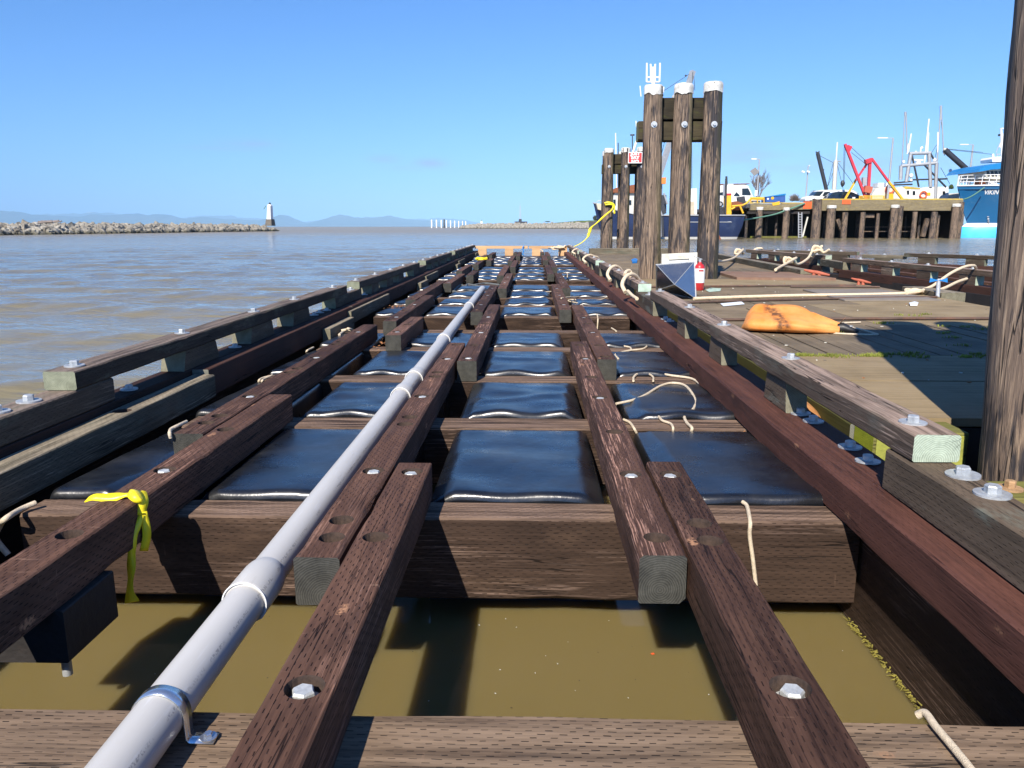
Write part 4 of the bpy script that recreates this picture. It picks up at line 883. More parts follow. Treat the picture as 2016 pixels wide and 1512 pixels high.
def extinguisher():
    c=Vector((2.66,12.45,DZ)); t=thing('fire_extinguisher','red fire extinguisher with white label standing beside the metal hood','fire extinguisher',c)
    r=.082; prof=[(r*.9,0),(r,.012),(r,.34),(r*.93,.375),(r*.7,.405),(r*.36,.425),(r*.3,.45)]
    mb=MB(); mb.loft([[c+Vector((math.cos(a)*rr,math.sin(a)*rr,z)) for a in [2*math.pi*k/28 for k in range(28)]] for rr,z in prof],0,True); mb.build('cylinder',M['red'],t)
    mb=MB(); q=[[c+Vector((math.cos(a)*(r+.002),math.sin(a)*(r+.002),z)) for a in [-math.pi*.98+math.pi*1.0*k/20 for k in range(21)]] for z in (.12,.345)]; mb.loft(q,0,True,False,False); mb.build('label',M['whiteplain'],t)
    mb=MB(); q=[[c+Vector((math.cos(a)*(r+.004),math.sin(a)*(r+.004),z)) for a in [-math.pi*.62+math.pi*.3*k/8 for k in range(9)]] for z in (.30,.325)]; mb.loft(q,0,True,False,False); mb.build('label_stripe',M['red'],t)
    mb=MB(); mb.cyl(c+Vector((0,0,.45)),c+Vector((0,0,.49)),.022,.02,14); mb.bar(c+Vector((.03,0,.49)),c+Vector((-.11,-.02,.535)),.022,.012); mb.bar(c+Vector((.02,0,.475)),c+Vector((-.10,-.02,.48)),.02,.01); mb.build('valve',M['galv'],t)
    mb=MB(); mb.tube(smooth([c+Vector((.02,-.01,.475)),c+Vector((.08,-.03,.46)),c+Vector((.14,-.04,.36)),c+Vector((.165,-.04,.26)),c+Vector((.185,-.04,.19))],6),[.011]*19+[.011,.014,.016,.016,.017,.018],10); mb.build('hose',M['black'],t)
extinguisher()
def buoy_bag():
    t=thing('buoy_bag','limp faded orange buoy bag with black neck lying on the deck','buoy bag',(2.45,7.5,DZ))
    a=Vector((2.10,7.72,DZ)); d=Vector((.92,-.34,0)).normalized(); s=Vector((-d.y,d.x,0)); L=.90; mb=MB(); rings=[]; n=36; m=26
    for i in range(m+1):
        u=i/m; cap=min(1,(.25+.75*(u/.12)**.6)) if u<.12 else 1
        w=.33*cap*(1-.68*max(0,(u-.60)/.40)**1.3); hh=.235*cap*(1-.60*max(0,(u-.56)/.44)**1.15)*min(1,u/.015+.1)
        ring=[]
        for j in range(n):
            A=2*math.pi*j/n; x=math.cos(A); z=math.sin(A)
            X=w*math.copysign(abs(x)**.8,x); Z=hh*.5*(1+math.copysign(abs(z)**(.75 if z>0 else .3),z))
            # half-empty skin: a broad front facet, a sharp fold, a higher lobe behind
            if z>0:
                Z*=.62+.42*math.exp(-((x-.32)/.38)**2)
                fx=-.12+.22*math.sin(u*3.4-.5)-.25*(u-.5)
                Z-=.052*math.exp(-abs(x-fx)/.075)*min(1,u*6)*min(1,(1-u)*6)
                Z+=.016*math.exp(-((x-fx+.2)/.09)**2)
                Z-=.030*math.exp(-abs(u-.60-.28*x)/.035)*max(0,min(1,x+.35))*(u>.3)
                Z-=.020*math.exp(-abs(u-.17+.12*x)/.022)*max(0,x+.2)
                Z+=.014*math.sin(9*A)*u**3+.010*mn.noise(Vector((u*7,x*4,1.3)))
            X+=.02*mn.noise(Vector((u*4,A,2)))
            ring.append(a+d*(u*L)+s*X+Vector((0,0,max(.004,Z))))
        rings.append(ring)
    mb.loft(rings,0,True); o=mb.build('bag_skin',M['bag'],t,loc=a+d*.4); fixn(o)
    e=a+d*(L-.02)+Vector((0,0,.045)); mb=MB()
    mb.loft([[e+d*q+s*(math.cos(A)*rw)+Vector((0,0,math.sin(A)*rh+up)) for A in [2*math.pi*k/16 for k in range(16)]] for q,rw,rh,up in ((0,.05,.045,0),(.05,.05,.05,.005),(.1,.055,.035,-.005),(.16,.04,.02,-.018),(.19,.02,.012,-.022))],0,True); mb.build('neck',M['black'],t)
    mb=MB(); f=e+Vector((0,0,.03)); mb.add([f-s*.05,f+d*.02+s*.05,f+d*.075+s*.03+Vector((0,0,.085)),f+d*.06-s*.02+Vector((0,0,.07))],[(0,1,2,3)]); mb.add([f-s*.055+d*.004,f+d*.024+s*.045,f+d*.075+s*.03+Vector((0,0,.085))],[(0,2,1)]); mb.build('torn_flap',M['bag'],t)
    mb=MB(); ring=[e+d*.12+Vector((0,0,.022))+s*(.02*math.cos(k*.4))+d*(.012*math.sin(k*.4)) for k in range(17)]; mb.tube(ring,.006,6); mb.build('eyelet',M['galv'],t)
    mb=MB(); p=e+d*.13; mb.tube(smooth([p+Vector((0,0,.012)),p+d*.10+Vector((0,0,-.01)),p+d*.20-s*.01+Vector((0,0,-.035)),p+d*.22-s*.07+Vector((0,0,-.036)),p+d*.12-s*.12+Vector((0,0,-.036)),p-d*.08-s*.13+Vector((0,0,-.037)),p-d*.26-s*.10+Vector((0,0,-.037))],6),.009,8); mb.build('lanyard',M['rope'],t)
    q=a+d*.62+s*.25; mb=MB(); mb.tube(smooth([q+Vector((0,0,.02)),q+d*.2+s*.2+Vector((0,0,.01)),q+d*.28+s*.12+Vector((0,0,.01)),q+d*.16+s*.05+Vector((0,0,.01)),q+d*.3+s*.45+Vector((0,0,.01)),q+d*.5+s*.62+Vector((0,0,.012))],6),.009,8); mb.build('lanyard',M['rope'],t)
buoy_bag()
def flat(name,label,cat,pts,mat,z=.004):
    P=[onz(x,y,DZ+.004) for x,y in pts]; mb=MB(); mb.prism(P,(0,0,z)); o=mb.build(name,M[mat]); fixn(o)
    c=sum(P,Vector())/len(P)
    for v in o.data.vertices: v.co-=c
    o.location=c; return tag(o,label,cat)
flat('paper_sheet','flat white paper strip on the deck between the hood and orange bag','paper',[(1418,598),(1460,594),(1466,599),(1424,603)],'paper')
flat('broken_glass','small patch of broken greenish glass on the deck by the extinguisher','glass',[(1389,571),(1400,567),(1420,568),(1418,573),(1396,575)],'copper',.003)
o=flat('plastic_scrap','crumpled bright blue plastic scrap on deck left of the tall pile cluster','plastic',[(1243,514),(1250,511.5),(1255,513),(1254,518),(1245,518.5)],'bluetape',.05)
o=flat('bottle_cap','white plastic lump on the deck beyond the rods','plastic',[(1789,599),(1800,596),(1808,598),(1806,602),(1792,602)],'whiteplain',.02)
mb=MB()
for i in range(160):
    q=Vector((random.uniform(1.8,5.8),random.uniform(4.1,22),DZ+.004)); s=random.uniform(.004,.016); mb.obox(q,(s,s*random.uniform(.6,2),.006),Matrix.Rotation(random.random()*3,3,'Z'),random.choice((0,0,1,2)))
tag(mb.build('deck_grit',[M['offwhite'],M['granite'],M['debris']]),kind='stuff')
def cleat(label,c,ang,red='cleat',sc=.85):
    t=thing('mooring_cleat',label,'cleat',c,'iron mooring cleats on the pier edge'); d=Vector((math.cos(ang),math.sin(ang),0)); c=Vector(c); mb=MB()
    mb.tube(smooth([c-d*.30+Vector((0,0,.17)),c-d*.16+Vector((0,0,.14)),c+Vector((0,0,.12)),c+d*.16+Vector((0,0,.09)),c+d*.30+Vector((0,0,.07))],4),[.022,.026,.03,.034,.038,.04,.042,.044,.045,.044,.042,.04,.038,.034,.03,.026,.024],10); mb.build('horn',M[red],t)
    mb=MB(); mb.tube([c-d*.07,c-d*.06+Vector((0,0,.11))],[.05,.035],10); mb.tube([c+d*.07,c+d*.06+Vector((0,0,.10))],[.05,.035],10); mb.build('foot',M[red],t); t.scale=(sc,sc,sc)
cleat('tilted orange-red iron cleat beside the end of the grey kerb timber',(5.66,15.6,DZ),-.7)
cleat('small low red iron cleat farther along the deck edge by the dark beam',(5.75,13.7,DZ),-.9,'cleat',.6)
def mrope(label,pts,r=.02,mat='mooring',group=None): return cord(label,pts,r,mat,7,10,'mooring_rope','rope',group)
zd=DZ+.022
mrope('long cream mooring rope stretched across the deck and knotted near the right rail',[onz(1366,588,zd),onz(1420,586,zd),onz(1500,583.5,zd),onz(1580,581.5,zd),onz(1660,580.5,zd),onz(1740,579,zd),onz(1785,577,zd+.01),at(1800,574,11.9),at(1830,566,12.2),at(1850,553,12.5),at(1875,536,12.9),at(1900,525,13.2),at(1917,523,13.5),at(1921,528,13.7)],.024)
mrope('second cream rope part running from the knot under the right rail',[onz(1785,578,zd+.01),onz(1815,574,zd+.02),at(1840,573,11.9),at(1860,567,12.2),at(1885,555,12.8),at(1903,549,13.2)],.024)
k=onz(1800,573,zd+.03); mrope('knot of cream rope on the deck near the right rail',[k+Vector((math.cos(i*1.25)*.11*(1+.02*i),math.sin(i*1.25)*.09,.02*math.sin(i*2.1))) for i in range(11)],.023)
mb=MB(); a,b=onz(1846,586,DZ),at(1848,551,11.4); mb.tube([a,b],.028,10); o=mb.build('pipe_stub',M['galv']); 
for v in o.data.vertices: v.co-=a
o.location=a; tag(o,'short grey metal pipe stub standing in the rope by the right rail','pipe')
mb=MB(); q=at(1848,552,11.35)
for s_ in (-1,1): mb.add([q,q+Vector((s_*.12,0,.035)),q+Vector((s_*.13,0,-.03))],[(0,1,2)])
o=mb.build('blue_tape',M['bluetape']); 
for v in o.data.vertices: v.co-=q
o.location=q; md=o.modifiers.new('s','SOLIDIFY'); md.thickness=.004; tag(o,'bow of blue tape tied on the pipe stub','tape')
# loops thrown over the right kerb rail
def railloop(y,label,w=.30,h=.06,dy=.25):
    pts=[(1.30,y+dy,-1.0+.03),(1.325,y+dy*.5,-.86),(1.335,y,-.74),(1.40,y+.02,-.695+h*.3),(1.46,y+.1,-.69+h*.3),(1.53,y+.22,-.70),(1.575,y+.34,-.76),(1.59,y+.5,-.9),(1.62,y+.6,-1.05)]
    return mrope(label,[Vector(p) for p in pts],.026,'mooring','rope loops over the kerb rail')
def bigloop(px0,px1,py0,py1,Y,label):
    c=[(px0+6,py1),(px0,py1*.6+py0*.4),(px0+ (px1-px0)*.15,py0*.8+py1*.2),(px0+(px1-px0)*.45,py0),(px0+(px1-px0)*.75,py0+3),(px1,py0*.55+py1*.45)]
    P=[at(x,y,Y+i*.14) for i,(x,y) in enumerate(c)]; P.append(P[-1]+Vector((.12,.25,-.25))); return mrope(label,P,.027,'mooring','rope loops over the kerb rail')
bigloop(1225,1260,540,575,10.35,'nearest rope loop over the right kerb rail, close to the tall piles')
bigloop(1196,1226,524,552,12.9,'second rope loop along the right kerb rail from the tall piles')
bigloop(1148,1178,502,517,18.6,'third rope loop over the right kerb rail, farther out')
bigloop(1127,1146,490.5,500,24.5,'farthest rope loop over the right kerb rail near the end')
mrope('small rope eye sticking up behind the nearest rail loop',[at(1230,541,11.2),at(1233,535,11.3),at(1239,533,11.4),at(1242,538,11.4),at(1240,543,11.3)],.026)
mrope('cream rope strung tight under the rail between loops',[at(1236,573,10.3),at(1245,582,9.9),at(1254,588,9.55)],.022)
mrope('cream rope tied from the far joist to the new timber end rail',[onz(1068,494,-.98),onz(1062,490,-.97),onz(1066,487,-.98),at(1085,488,30),at(1098,489,31),at(1108,487,31.3),at(1114,483,31.3)],.03)
mrope('bundle of cream rope knotted on the right end of the new timber rail',[at(1090+8*math.cos(i*1.7)+i*1.2,490-i*.35+2.2*math.sin(i*2.3),31.2) for i in range(14)],.028)
o=cord('blue cord hanging in the gap of the new timber end rail',[at(1031,484,31.3),at(1029,489,31.28),at(1031,494,31.28),at(1029,500,31.28),at(1032,502,31.28)],.022,'bluetape')
yt=thing('tape_ribbon','long yellow tape strung from the farther piles down to the float end','tape',at(1120,489,31.4))
mb=MB(); ribbon(mb,smooth([at(1208,401,32.4),at(1205,412,32.3),at(1190,425,32.2),at(1176,438,32),at(1164,448,31.9),at(1160,458,31.8),at(1157,466,31.7),at(1150,474,31.6),at(1138,482,31.5),at(1121,488.5,31.4)],5),[w*.66 for w in [.07,.075,.08,.085,.09,.085,.08,.085,.09,.10,.09,.10,.11,.10,.09,.07,.06,.05,.05,.08,.11,.14,.18,.2,.18,.16,.14,.17,.20,.17,.10,.06,.05,.05,.05,.05,.05,.045,.045,.045,.045,.045,.045,.045,.045,.045]],(.2,-1,.3))
o=mb.build('tape_span',M['yellow'],yt); md=o.modifiers.new('s','SOLIDIFY'); md.thickness=.01
mb=MB(); ribbon(mb,smooth([at(1190,400,32.42),at(1197,398.5,32.4),at(1204,400,32.4),at(1209,404,32.4),at(1209,412,32.4),at(1210,421,32.4)],5),[.07]*26,(.1,-1,.2)); ribbon(mb,smooth([at(1191,403,32.44),at(1200,402,32.4),at(1207,403,32.4)],5),.06,(.1,-1,.3)); o=mb.build('tape_knot',M['yellow'],yt); md=o.modifiers.new('s','SOLIDIFY'); md.thickness=.01

# ---------------------------------------------------------------- the second float beyond the pier
fl=thing('floating_dock','dark timber float with raised kerb rails lying beyond the plank pier','floating dock',(8,18,WATER))
def railrun(a,b,nb,mat,beam=True,bw=.3):
    a=Vector(a);b=Vector(b); d=(b-a).normalized(); L=(b-a).length
    r=tbar('kerb_rail',fl,a-Vector((0,0,.05)),b-Vector((0,0,.05)),.17,.10,mat,int(a.y*10),.8)
    for i in range(nb):
        t=(i+.5)/nb; p=a+d*(L*t)-Vector((0,0,.185)); tbar('rail_block',fl,p-d*.24,p+d*.24,.15,.169,mat,i,9); wbolt(p.x,p.y,a.z+(b.z-a.z)*t,r,1.2)
    if beam: tbar('edge_beam',fl,a-Vector((0,0,.36)),b-Vector((0,0,.36)),bw,.18,M['leftbeam'],3,.8)
railrun((7.02,25.6,-.73),(7.62,20.25,-.73),4,M['rail']); railrun((7.41,18.6,-.73),(8.0,9.0,-.73),7,M['rail'])
tbar('joint_block',fl,(7.55,20.4,-.91),(7.36,18.4,-.91),.17,.17,M['grey'],4)
railrun((7.45,25.4,-.73),(9.6,23.25,-.73),3,M['leftrail'],True); railrun((9.7,23.1,-.80),(10.5,22.2,-.80),1,M['grey']); railrun((10.45,22.1,-.73),(12.6,18.9,-.73),3,M['leftrail'])
tbar('hull_beam',fl,(7.0,25.6,-1.4),(7.55,20.3,-1.4),.25,.55,M['creosote'],1,2); tbar('hull_beam',fl,(7.3,20.2,-1.4),(7.95,9.0,-1.4),.25,.55,M['creosote'],2,2); tbar('hull_beam',fl,(7.2,25.5,-1.4),(12.6,18.9,-1.4),.25,.5,M['creosote'],5,2)
for i in range(9):
    y=10+i*1.55; tbar('cross_timber',fl,(7.95-.04*i,y,-1.35),(11.0-.35*i if i>6 else 11.5-.1*i,y,-1.35),.2,.36,M['cross'],i,3)
for k,x in enumerate((8.6,9.6,10.6)): tbar('stringer',fl,(x,9,-1.08),(x-.5,21.5-k*.4,-1.08),.15,.16,M['stringer'],k,3)
def knot(p,r,n=12,tw=.024,seed=0):
    rd=random.Random(seed); return [Vector(p)+Vector((math.cos(i*1.4)*r*rd.uniform(.6,1.1),math.sin(i*1.4)*r*.6,r*.55*math.sin(i*2.2+1)+r*.4)) for i in range(n)]
k1=at(1456,500,25.2); mrope('cream rope from the tall piles to a knot on the grey kerb timber',[at(1412,515,16.9),at(1425,514,18),at(1440,510,20.5),at(1449,505,23)]+knot(k1,.16,11,seed=1),.03)
k2=at(1553,519,18.4); mrope('cream rope knotted on the grey kerb timber and led up to the dark rail',[at(1527,531,16.2),at(1537,525,17)]+knot(k2,.15,9,seed=2)+[at(1572,520,19),at(1590,509,19.8),at(1598,496,20.3)],.03)
k3=at(1609,495,20.4); mrope('cream rope knot on the dark rail with a stiff end pointing right',[at(1597,505,20.5)]+knot(k3,.15,9,seed=3)+[at(1622,497,20.3),at(1633,491,20.2)],.03)
mrope('cream rope loop over the far end of the dark rail',[at(1480,509,25.2),at(1482,497,25.3),at(1488,490,25.4),at(1499,489,25.4),at(1500,494,25.5),at(1490,506,25.6),at(1485,510,25.6)],.032)
# ---------------------------------------------------------------- fishing wharf across the basin
WY=110.0
def wx(px,Y=WY): return at(px,446,Y).x
def wz(py,Y=WY): return at(1650,py,Y).z
wharf=thing('wharf','timber fishing wharf on stained piles with weathered yellow kerb','wharf',(wx(1680),WY,WATER))
WT=wz(396); dk=WT-.35
mb=MB(); mb.box(wx(1474),wx(1890),WY+.4,WY+60,dk-.5,dk); mb.box(wx(1560),wx(2100),WY+26,WY+400,WATER-1,dk-.02) ; mb.build('wharf_deck',M['asphalt'],wharf)
mb=MB(); mb.box(wx(1480),wx(1888),WY+11,WY+11.5,WATER-1,dk-.51); mb.build('underside_shade_wall',M['creosote'],wharf)  # dark wall added to stand for the shadowed back under the wharf
mb=MB(); mb.box(wx(1888)-.4,wx(1888),WY+1.5,WY+10.98,WATER-1,dk-.51); mb.build('underside_shade_wall',M['creosote'],wharf)  # end wall added so the space behind the right-hand piles stays dark
def capseg(a,b,t,bt,mat='wharfcap',y=0): 
    timber('cap_beam',wharf,wx(a),wx(b),WY-.25+y,WY+.35+y,wz(bt),wz(t),M[mat],'X',seed=int(a),step=3,bev=.03)
capseg(1474,1535,402,414); capseg(1535.2,1592,400.5,413); capseg(1592.2,1611,394,412); capseg(1611.2,1668,393.5,415); capseg(1668.2,1748,393.5,414.5); capseg(1748.2,1889,393.5,415)
timber('kerb',wharf,wx(1612),wx(1889),WY-.05,WY+.3,wz(393.4),wz(391.2),M['kerbyellow'],'X',seed=3,step=4); timber('kerb',wharf,wx(1474),wx(1592),WY-.05,WY+.3,wz(400.3),wz(398.5),M['kerbyellow'],'X',seed=4,step=4)
timber('wale',wharf,wx(1470),wx(1592),WY-.1,WY+.3,wz(421),wz(416),M['creosote'],'X',seed=6,step=4)
timber('wale',wharf,wx(1480),wx(1588),WY-.3,WY+.5,wz(468.5),wz(465),M['mossbeam'],'X',seed=5,step=4)
def wpile(a,b,t,mat='wharfpile',y=0,lean=0,cap=False,bot=476):
    r=(wx(b)-wx(a))/2; x=(wx(a)+wx(b))/2; p=pile_mesh('pile',(x,WY+y-r*.2,wz(bot)),(x+lean,WY+y-r*.2,wz(t)),r,r*.93,M[mat],wharf,int(a),14,12)
    if cap: pile_cap((x+lean,WY+y-r*.2,wz(t)),r*.95,p,int(a),.35)
for a,b,t,y,c in [(1485,1498,408,-.5,True),(1537,1549,409,-.6,True),(1549,1553,412,-.1,False),(1592,1610,393,-.9,False),(1621,1638,405,-.8,True),(1655,1667,418,-.1,False),(1691,1701,418,-.1,False),(1725,1732,420,.3,False),(1745,1760,404,-.8,True),(1761,1771,406,-.6,False),(1793,1803,417,-.1,False),(1829,1842,417,-.1,False),(1848,1853,424,.6,False),(1864,1879,402,-.8,True),(1880,1889,398,-.5,False)]:
    wpile(a,b,t,y=y,cap=c)
for a,b,t,y in [(1504,1512,420,2.5),(1557,1566,420,3),(1470,1476,424,1),(1640,1647,420,4),(1676,1682,420,4.5),(1713,1718,420,5),(1780,1786,420,5),(1812,1817,420,5),(1500,1506,420,3.2),(1522,1528,421,4),(1532,1537,420,1.5),(1580,1585,421,5),(1666,1671,420,2.2),(1703,1708,421,2.5),(1737,1742,420,1.8),(1775,1780,421,2.5),(1803,1807,421,5),(1822,1827,420,2.2),(1856,1861,420,2)]: wpile(a,b,t,'pile_dark',y)
for a,b,c,d in [(1826,430,1816,466),(1648,432,1656,452),(1702,425,1720,425)]: mb=MB(); mb.bar(at(a,b,WY+.8),at(c,d,WY+.8),.5); mb.build('brace',M['wharfpile'],wharf)
for z in (446,455): mb=MB(); mb.box(wx(1708),wx(1830),WY+2.5,WY+2.8,wz(z+1.6),wz(z)); mb.build('brace',M['wharfpile'],wharf)
mb=MB()
for px in (1572,1578.5): mb.bar(at(px,418,WY-.35),at(px,468,WY-.35),.12)
for py in range(422,468,5): mb.bar(at(1572,py,WY-.35),at(1578.5,py,WY-.35),.1)
mb.build('ladder',M['lampgrey'],wharf)
mb=MB(); mb.bar(at(1590,427,WY-.3),at(1580,466,WY-.3),.18); mb.build('leaning_pole',M['offwhite'],wharf)
mb=MB(); mb.box(wx(1652.5),wx(1669),WY-.32,WY-.27,wz(402),wz(393)); mb.box(wx(1577),wx(1593),WY-.32,WY-.27,wz(411),wz(397)); mb.build('red_marker',M['orangebuoy'],wharf)
mb=MB(); mb.prism([at(1520,400,WY-.3),at(1535,396,WY-.3),at(1535,403,WY-.3),at(1522,405,WY-.3)],(0,.1,0)); mb.build('yellow_cover',M['yellowpaint'],wharf)
mb=MB()
for a,b,t,bt in [(1478,1504,389,397),(1692,1740,386,393)]:
    for q in (a,b,(a+b)/2): mb.bar(at(q,t,WY+1),at(q,bt+4,WY+1),.12)
    mb.bar(at(a,t,WY+1),at(b,t,WY+1),.14)
    mb.bar(at(a,(t+bt)/2,WY+1),at(b,(t+bt)/2,WY+1),.10)
mb.build('guard_rail',M['yellowpaint'],wharf)
o=thing('info_box','pale grey utility box behind the yellow guard rail on the wharf','utility box',at(1490,398,WY+2)); mb=MB(); mb.box(wx(1479),wx(1500),WY+1.6,WY+2.4,wz(400),wz(391)); mb.build('cabinet',M['offwhite'],o); mb=MB(); mb.box(wx(1486),wx(1491),WY+1.55,WY+1.6,wz(399),wz(394.5)); mb.build('notice',M['whiteplain'],o)
o=cord('grey green mooring line from the dark workboat stern up to the wharf',[at(1412,435,104),at(1450,434.5,105),at(1490,429,107),at(1525,422,109),at(1545,415,109.2),at(1570,406,109.4),at(1585,400,109.5)],.11,'green',5,6,'mooring_rope')

# ---------------------------------------------------------------- vehicles and gear on the wharf
def poly(mb,pts,Y,th,mi=0): mb.prism([at(x,y,Y) for x,y in pts],(0,th,0),mi)
def part(name,mat,par,pts,Y,th): mb=MB(); poly(mb,pts,Y,th); return fixn(mb.build(name,M[mat] if isinstance(mat,str) else mat,par))
def wheel(par,px,py,r,Y,w=.25):
    c=at(px,py,Y); mb=MB(); mb.cyl(c,c+Vector((0,w,0)),r,r,18); a=mb.build('wheel',M['black'],par); mb=MB(); mb.cyl(c+Vector((0,-.02,0)),c,r*.55,r*.55,14); mb.build('rim',M['lampgrey'],a)
Y=WY+7
v=thing('van','white van with long windscreen parked behind the dark blue car','van',at(1640,396,Y))
part('body','whiteplain',v,[(1585,396),(1585,391),(1590,387),(1604,384.5),(1612,376),(1617,374),(1660,373.5),(1683,375),(1690,381),(1691,396)],Y,2.1)
part('window','glass',v,[(1601,385.5),(1609,377),(1622,376.3),(1614,386)],Y-.03,2.16); part('side_window','glass',v,[(1619,386),(1623,378),(1634,377),(1634,383),(1629,386)],Y-.04,2.18)
part('bumper','greysteel',v,[(1585,394),(1600,393.5),(1600,396),(1585,396)],Y-.1,2.3)
for px in (1603,1676): wheel(v,px,396.5,.42,Y-.05)
Y=WY+4
c=thing('car','dark blue hatchback parked at the wharf edge under the red crane','car',at(1665,394,Y))
part('body','carblue',c,[(1628,395),(1629,389),(1633,385),(1640,379),(1650,377.2),(1668,377),(1680,379),(1690,384),(1698,386.5),(1701,390),(1701,395)],Y,1.7)
part('window','glass',c,[(1635,384.5),(1642,379.5),(1650,378.2),(1655,378.2),(1655,384)],Y-.03,1.76); part('rear_window','glass',c,[(1657,384),(1657,378.2),(1668,378.2),(1678,380.2),(1686,384.5)],Y-.03,1.76)
for px in (1641,1690): wheel(c,px,394,.36,Y-.05)
mb=MB(); c0=at(1681,389.5,Y-.06); mb.box(c0.x-.2,c0.x+.2,c0.y,c0.y+.03,c0.z-.1,c0.z+.1); mb.build('headlight',M['whiteplain'],c)
Y=WY+4
v=thing('van','tall white van with dark windscreen behind the yellow deck crane','van',at(1440,398,Y))
part('body','white',v,[(1404,402),(1403,372),(1407,365),(1416,362.5),(1462,362),(1473,366),(1478,376),(1483,388),(1484,402)],Y,2.1)
part('windscreen','glass',v,[(1461,384),(1461,371),(1473,370.5),(1478,381),(1478,384.5)],Y-.04,2.18); part('side_window','glass',v,[(1444,386),(1450,378),(1456,384),(1456,386.5)],Y-.04,2.2); part('side_window','glass',v,[(1415,384),(1418,379),(1424,378),(1425,385)],Y-.04,2.2)
part('roof_rack','rust',v,[(1405,362.4),(1476,361),(1476,362.2),(1405,364)],Y-.1,2.3)
for px in (1418,1470): wheel(v,px,402,.42,Y-.05)
Y=WY+8
b=thing('skip_bin','blue slant-topped waste bin on the wharf left of the white van','bin',at(1528,398,Y))
part('tub','bluebox',b,[(1508,398),(1508,388),(1546,384.5),(1546,398)],Y,2.4); part('lid','vikroof',b,[(1507,387.8),(1547,381),(1547,384.2),(1508,388)],Y-.1,2.6)
mb=MB(); p=at(1521,390,Y-.05); mb.cyl(p,p+Vector((0,.05,0)),.22,.22,14); mb.build('yellow_badge',M['yellowpaint'],b); mb=MB(); p=at(1512,391.5,Y-.05); mb.box(p.x-.12,p.x+.12,p.y,p.y+.03,p.z-.12,p.z+.12); mb.build('notice',M['whiteplain'],b)
def lamp(label,x0,top,bot,Y,armpx,w=.16,solar=False,extra=False):
    t=thing('street_lamp',label,'street lamp',at(x0,bot,Y),'lamp posts along the wharf'); a=at(x0,bot,Y); b=at(x0,bot,Y); b.z=at(x0,top,Y).z; b.x=at(x0 if not solar else x0+1.5,(top+bot)/2,Y).x if False else a.x
    mb=MB(); mb.cyl(a,b,w,w*.7,10); mb.build('post',M['lampgrey'],t); e=at(armpx,top-.5,Y); e.y=b.y
    mb=MB(); mb.bar(b,e,.10); mb.build('arm',M['lampgrey'],t); mb=MB(); mb.obox(e,(abs(e.x-b.x)*.9,.3,.14),Matrix.Identity(3)); mb.build('lamp_head',M['whiteplain'],t)
    if solar:
        p=at(x0-4,341-3,Y-.2); mb=MB(); mb.obox(p,(.9,.05,1.0),Matrix.Rotation(R(-35),3,'Y')@Matrix.Rotation(R(-30),3,'X')); mb.build('solar_panel',M['darksteel'],t)
        mb=MB(); p=at(1488.5,380,Y-.3); mb.box(p.x-.18,p.x+.18,p.y,p.y+.04,p.z-.38,p.z+.38); mb.build('notice',M['whiteplain'],t)
    if extra:
        for q in (-5,5): mb=MB(); p=at(x0+q,338,Y-.3); mb.obox(p,(.4,.3,.22),Matrix.Rotation(.3,3,'Y')); mb.build('floodlight',M['whiteplain'],t)
lamp('lamp post with solar panel in front of the bare tree',1490,313.5,394,WY+6,1484,.12,True)
lamp('lamp post with two floodlights left of the white van',1586,326.5,396,WY+9,1593,.12,False,True)
lamp('tallest grey lamp post just right of the red crane',1747,272,393,WY+12,1737,.17)
lamp('lamp post by the bow of the blue trawler',1903.5,285,392,WY+30,1898,.2)
def tubes(name,mat,par,segs,Y,r):
    for q in segs:
        mb=MB(); mb.tube([at(*p,Y) if len(p)==2 else at(*p) for p in q],r,6); mb.build(name,M[mat],par)
Y=WY+2
c=thing('crane','red jib crane with yellow-footed braces on the wharf edge','crane',at(1706,393,Y))
mb=MB(); mb.bar(at(1663.5,283.5,Y),at(1706,394,Y),.34,.32); mb.build('jib',M['cranered'],c); mb=MB(); mb.obox(at(1671,292,Y),(.62,.4,.7),Matrix.Rotation(.4,3,'Y')); mb.build('jib_head',M['cranered'],c)
mb=MB(); mb.bar(at(1713,313,Y+.6),at(1708.5,394,Y+.6),.36); mb.build('mast',M['cranered'],c)
mb=MB(); mb.obox(at(1709,317,Y+.5),(.9,.5,.6),Matrix.Rotation(-.3,3,'Y')); mb.build('mast_head',M['cranered'],c)
for a,b,d in [((1707,322),(1684,356),(1663,393)),((1716,312),(1749,357),(1778,394))]:
    k=thing; mb=MB(); mb.bar(at(*a,Y+1),at(*b,Y+1.2),.27); p=mb.build('brace',M['cranered'],c); mb=MB(); mb.bar(at(*b,Y+1.2),at(*d,Y+1.4),.26); mb.build('brace_foot',M['yellowpaint'],p)
mb=MB(); mb.obox(at(1708,373,Y-.2),(1.0,.7,.9),Matrix.Rotation(.2,3,'Y')); mb.build('winch',M['cleat'],c)
tubes('cable','darksteel',c,[[(1676,290),(1708,320)],[(1676,300),(1703,322)],[(1662,287),(1660,357)],[(1664,288),(1662,357)]],Y,.03)
mb=MB(); mb.tube([at(1659.5,355,Y),at(1659,359,Y),at(1659,363,Y),at(1658,368,Y)],[.10,.30,.28,.08],10); mb.build('hook_block',M['darksteel'],c)
part('control_box','greysteel',c,[(1699,349),(1707,349),(1706,364),(1699,364)],Y+.2,.5)
g=thing('derrick','dark leaning steel derrick pole with antennae behind the wharf','derrick',at(1627,374,WY+30)); tubes('pole','darksteel',g,[[(1609.5,301),(1627,374)]],WY+30,.32); tubes('fitting','darksteel',g,[[(1606,299),(1613,302)],[(1613,298),(1609,303)],[(1609,304),(1609,312)],[(1617,335),(1622,334)],[(1622,362),(1627,361)]],WY+30,.12)
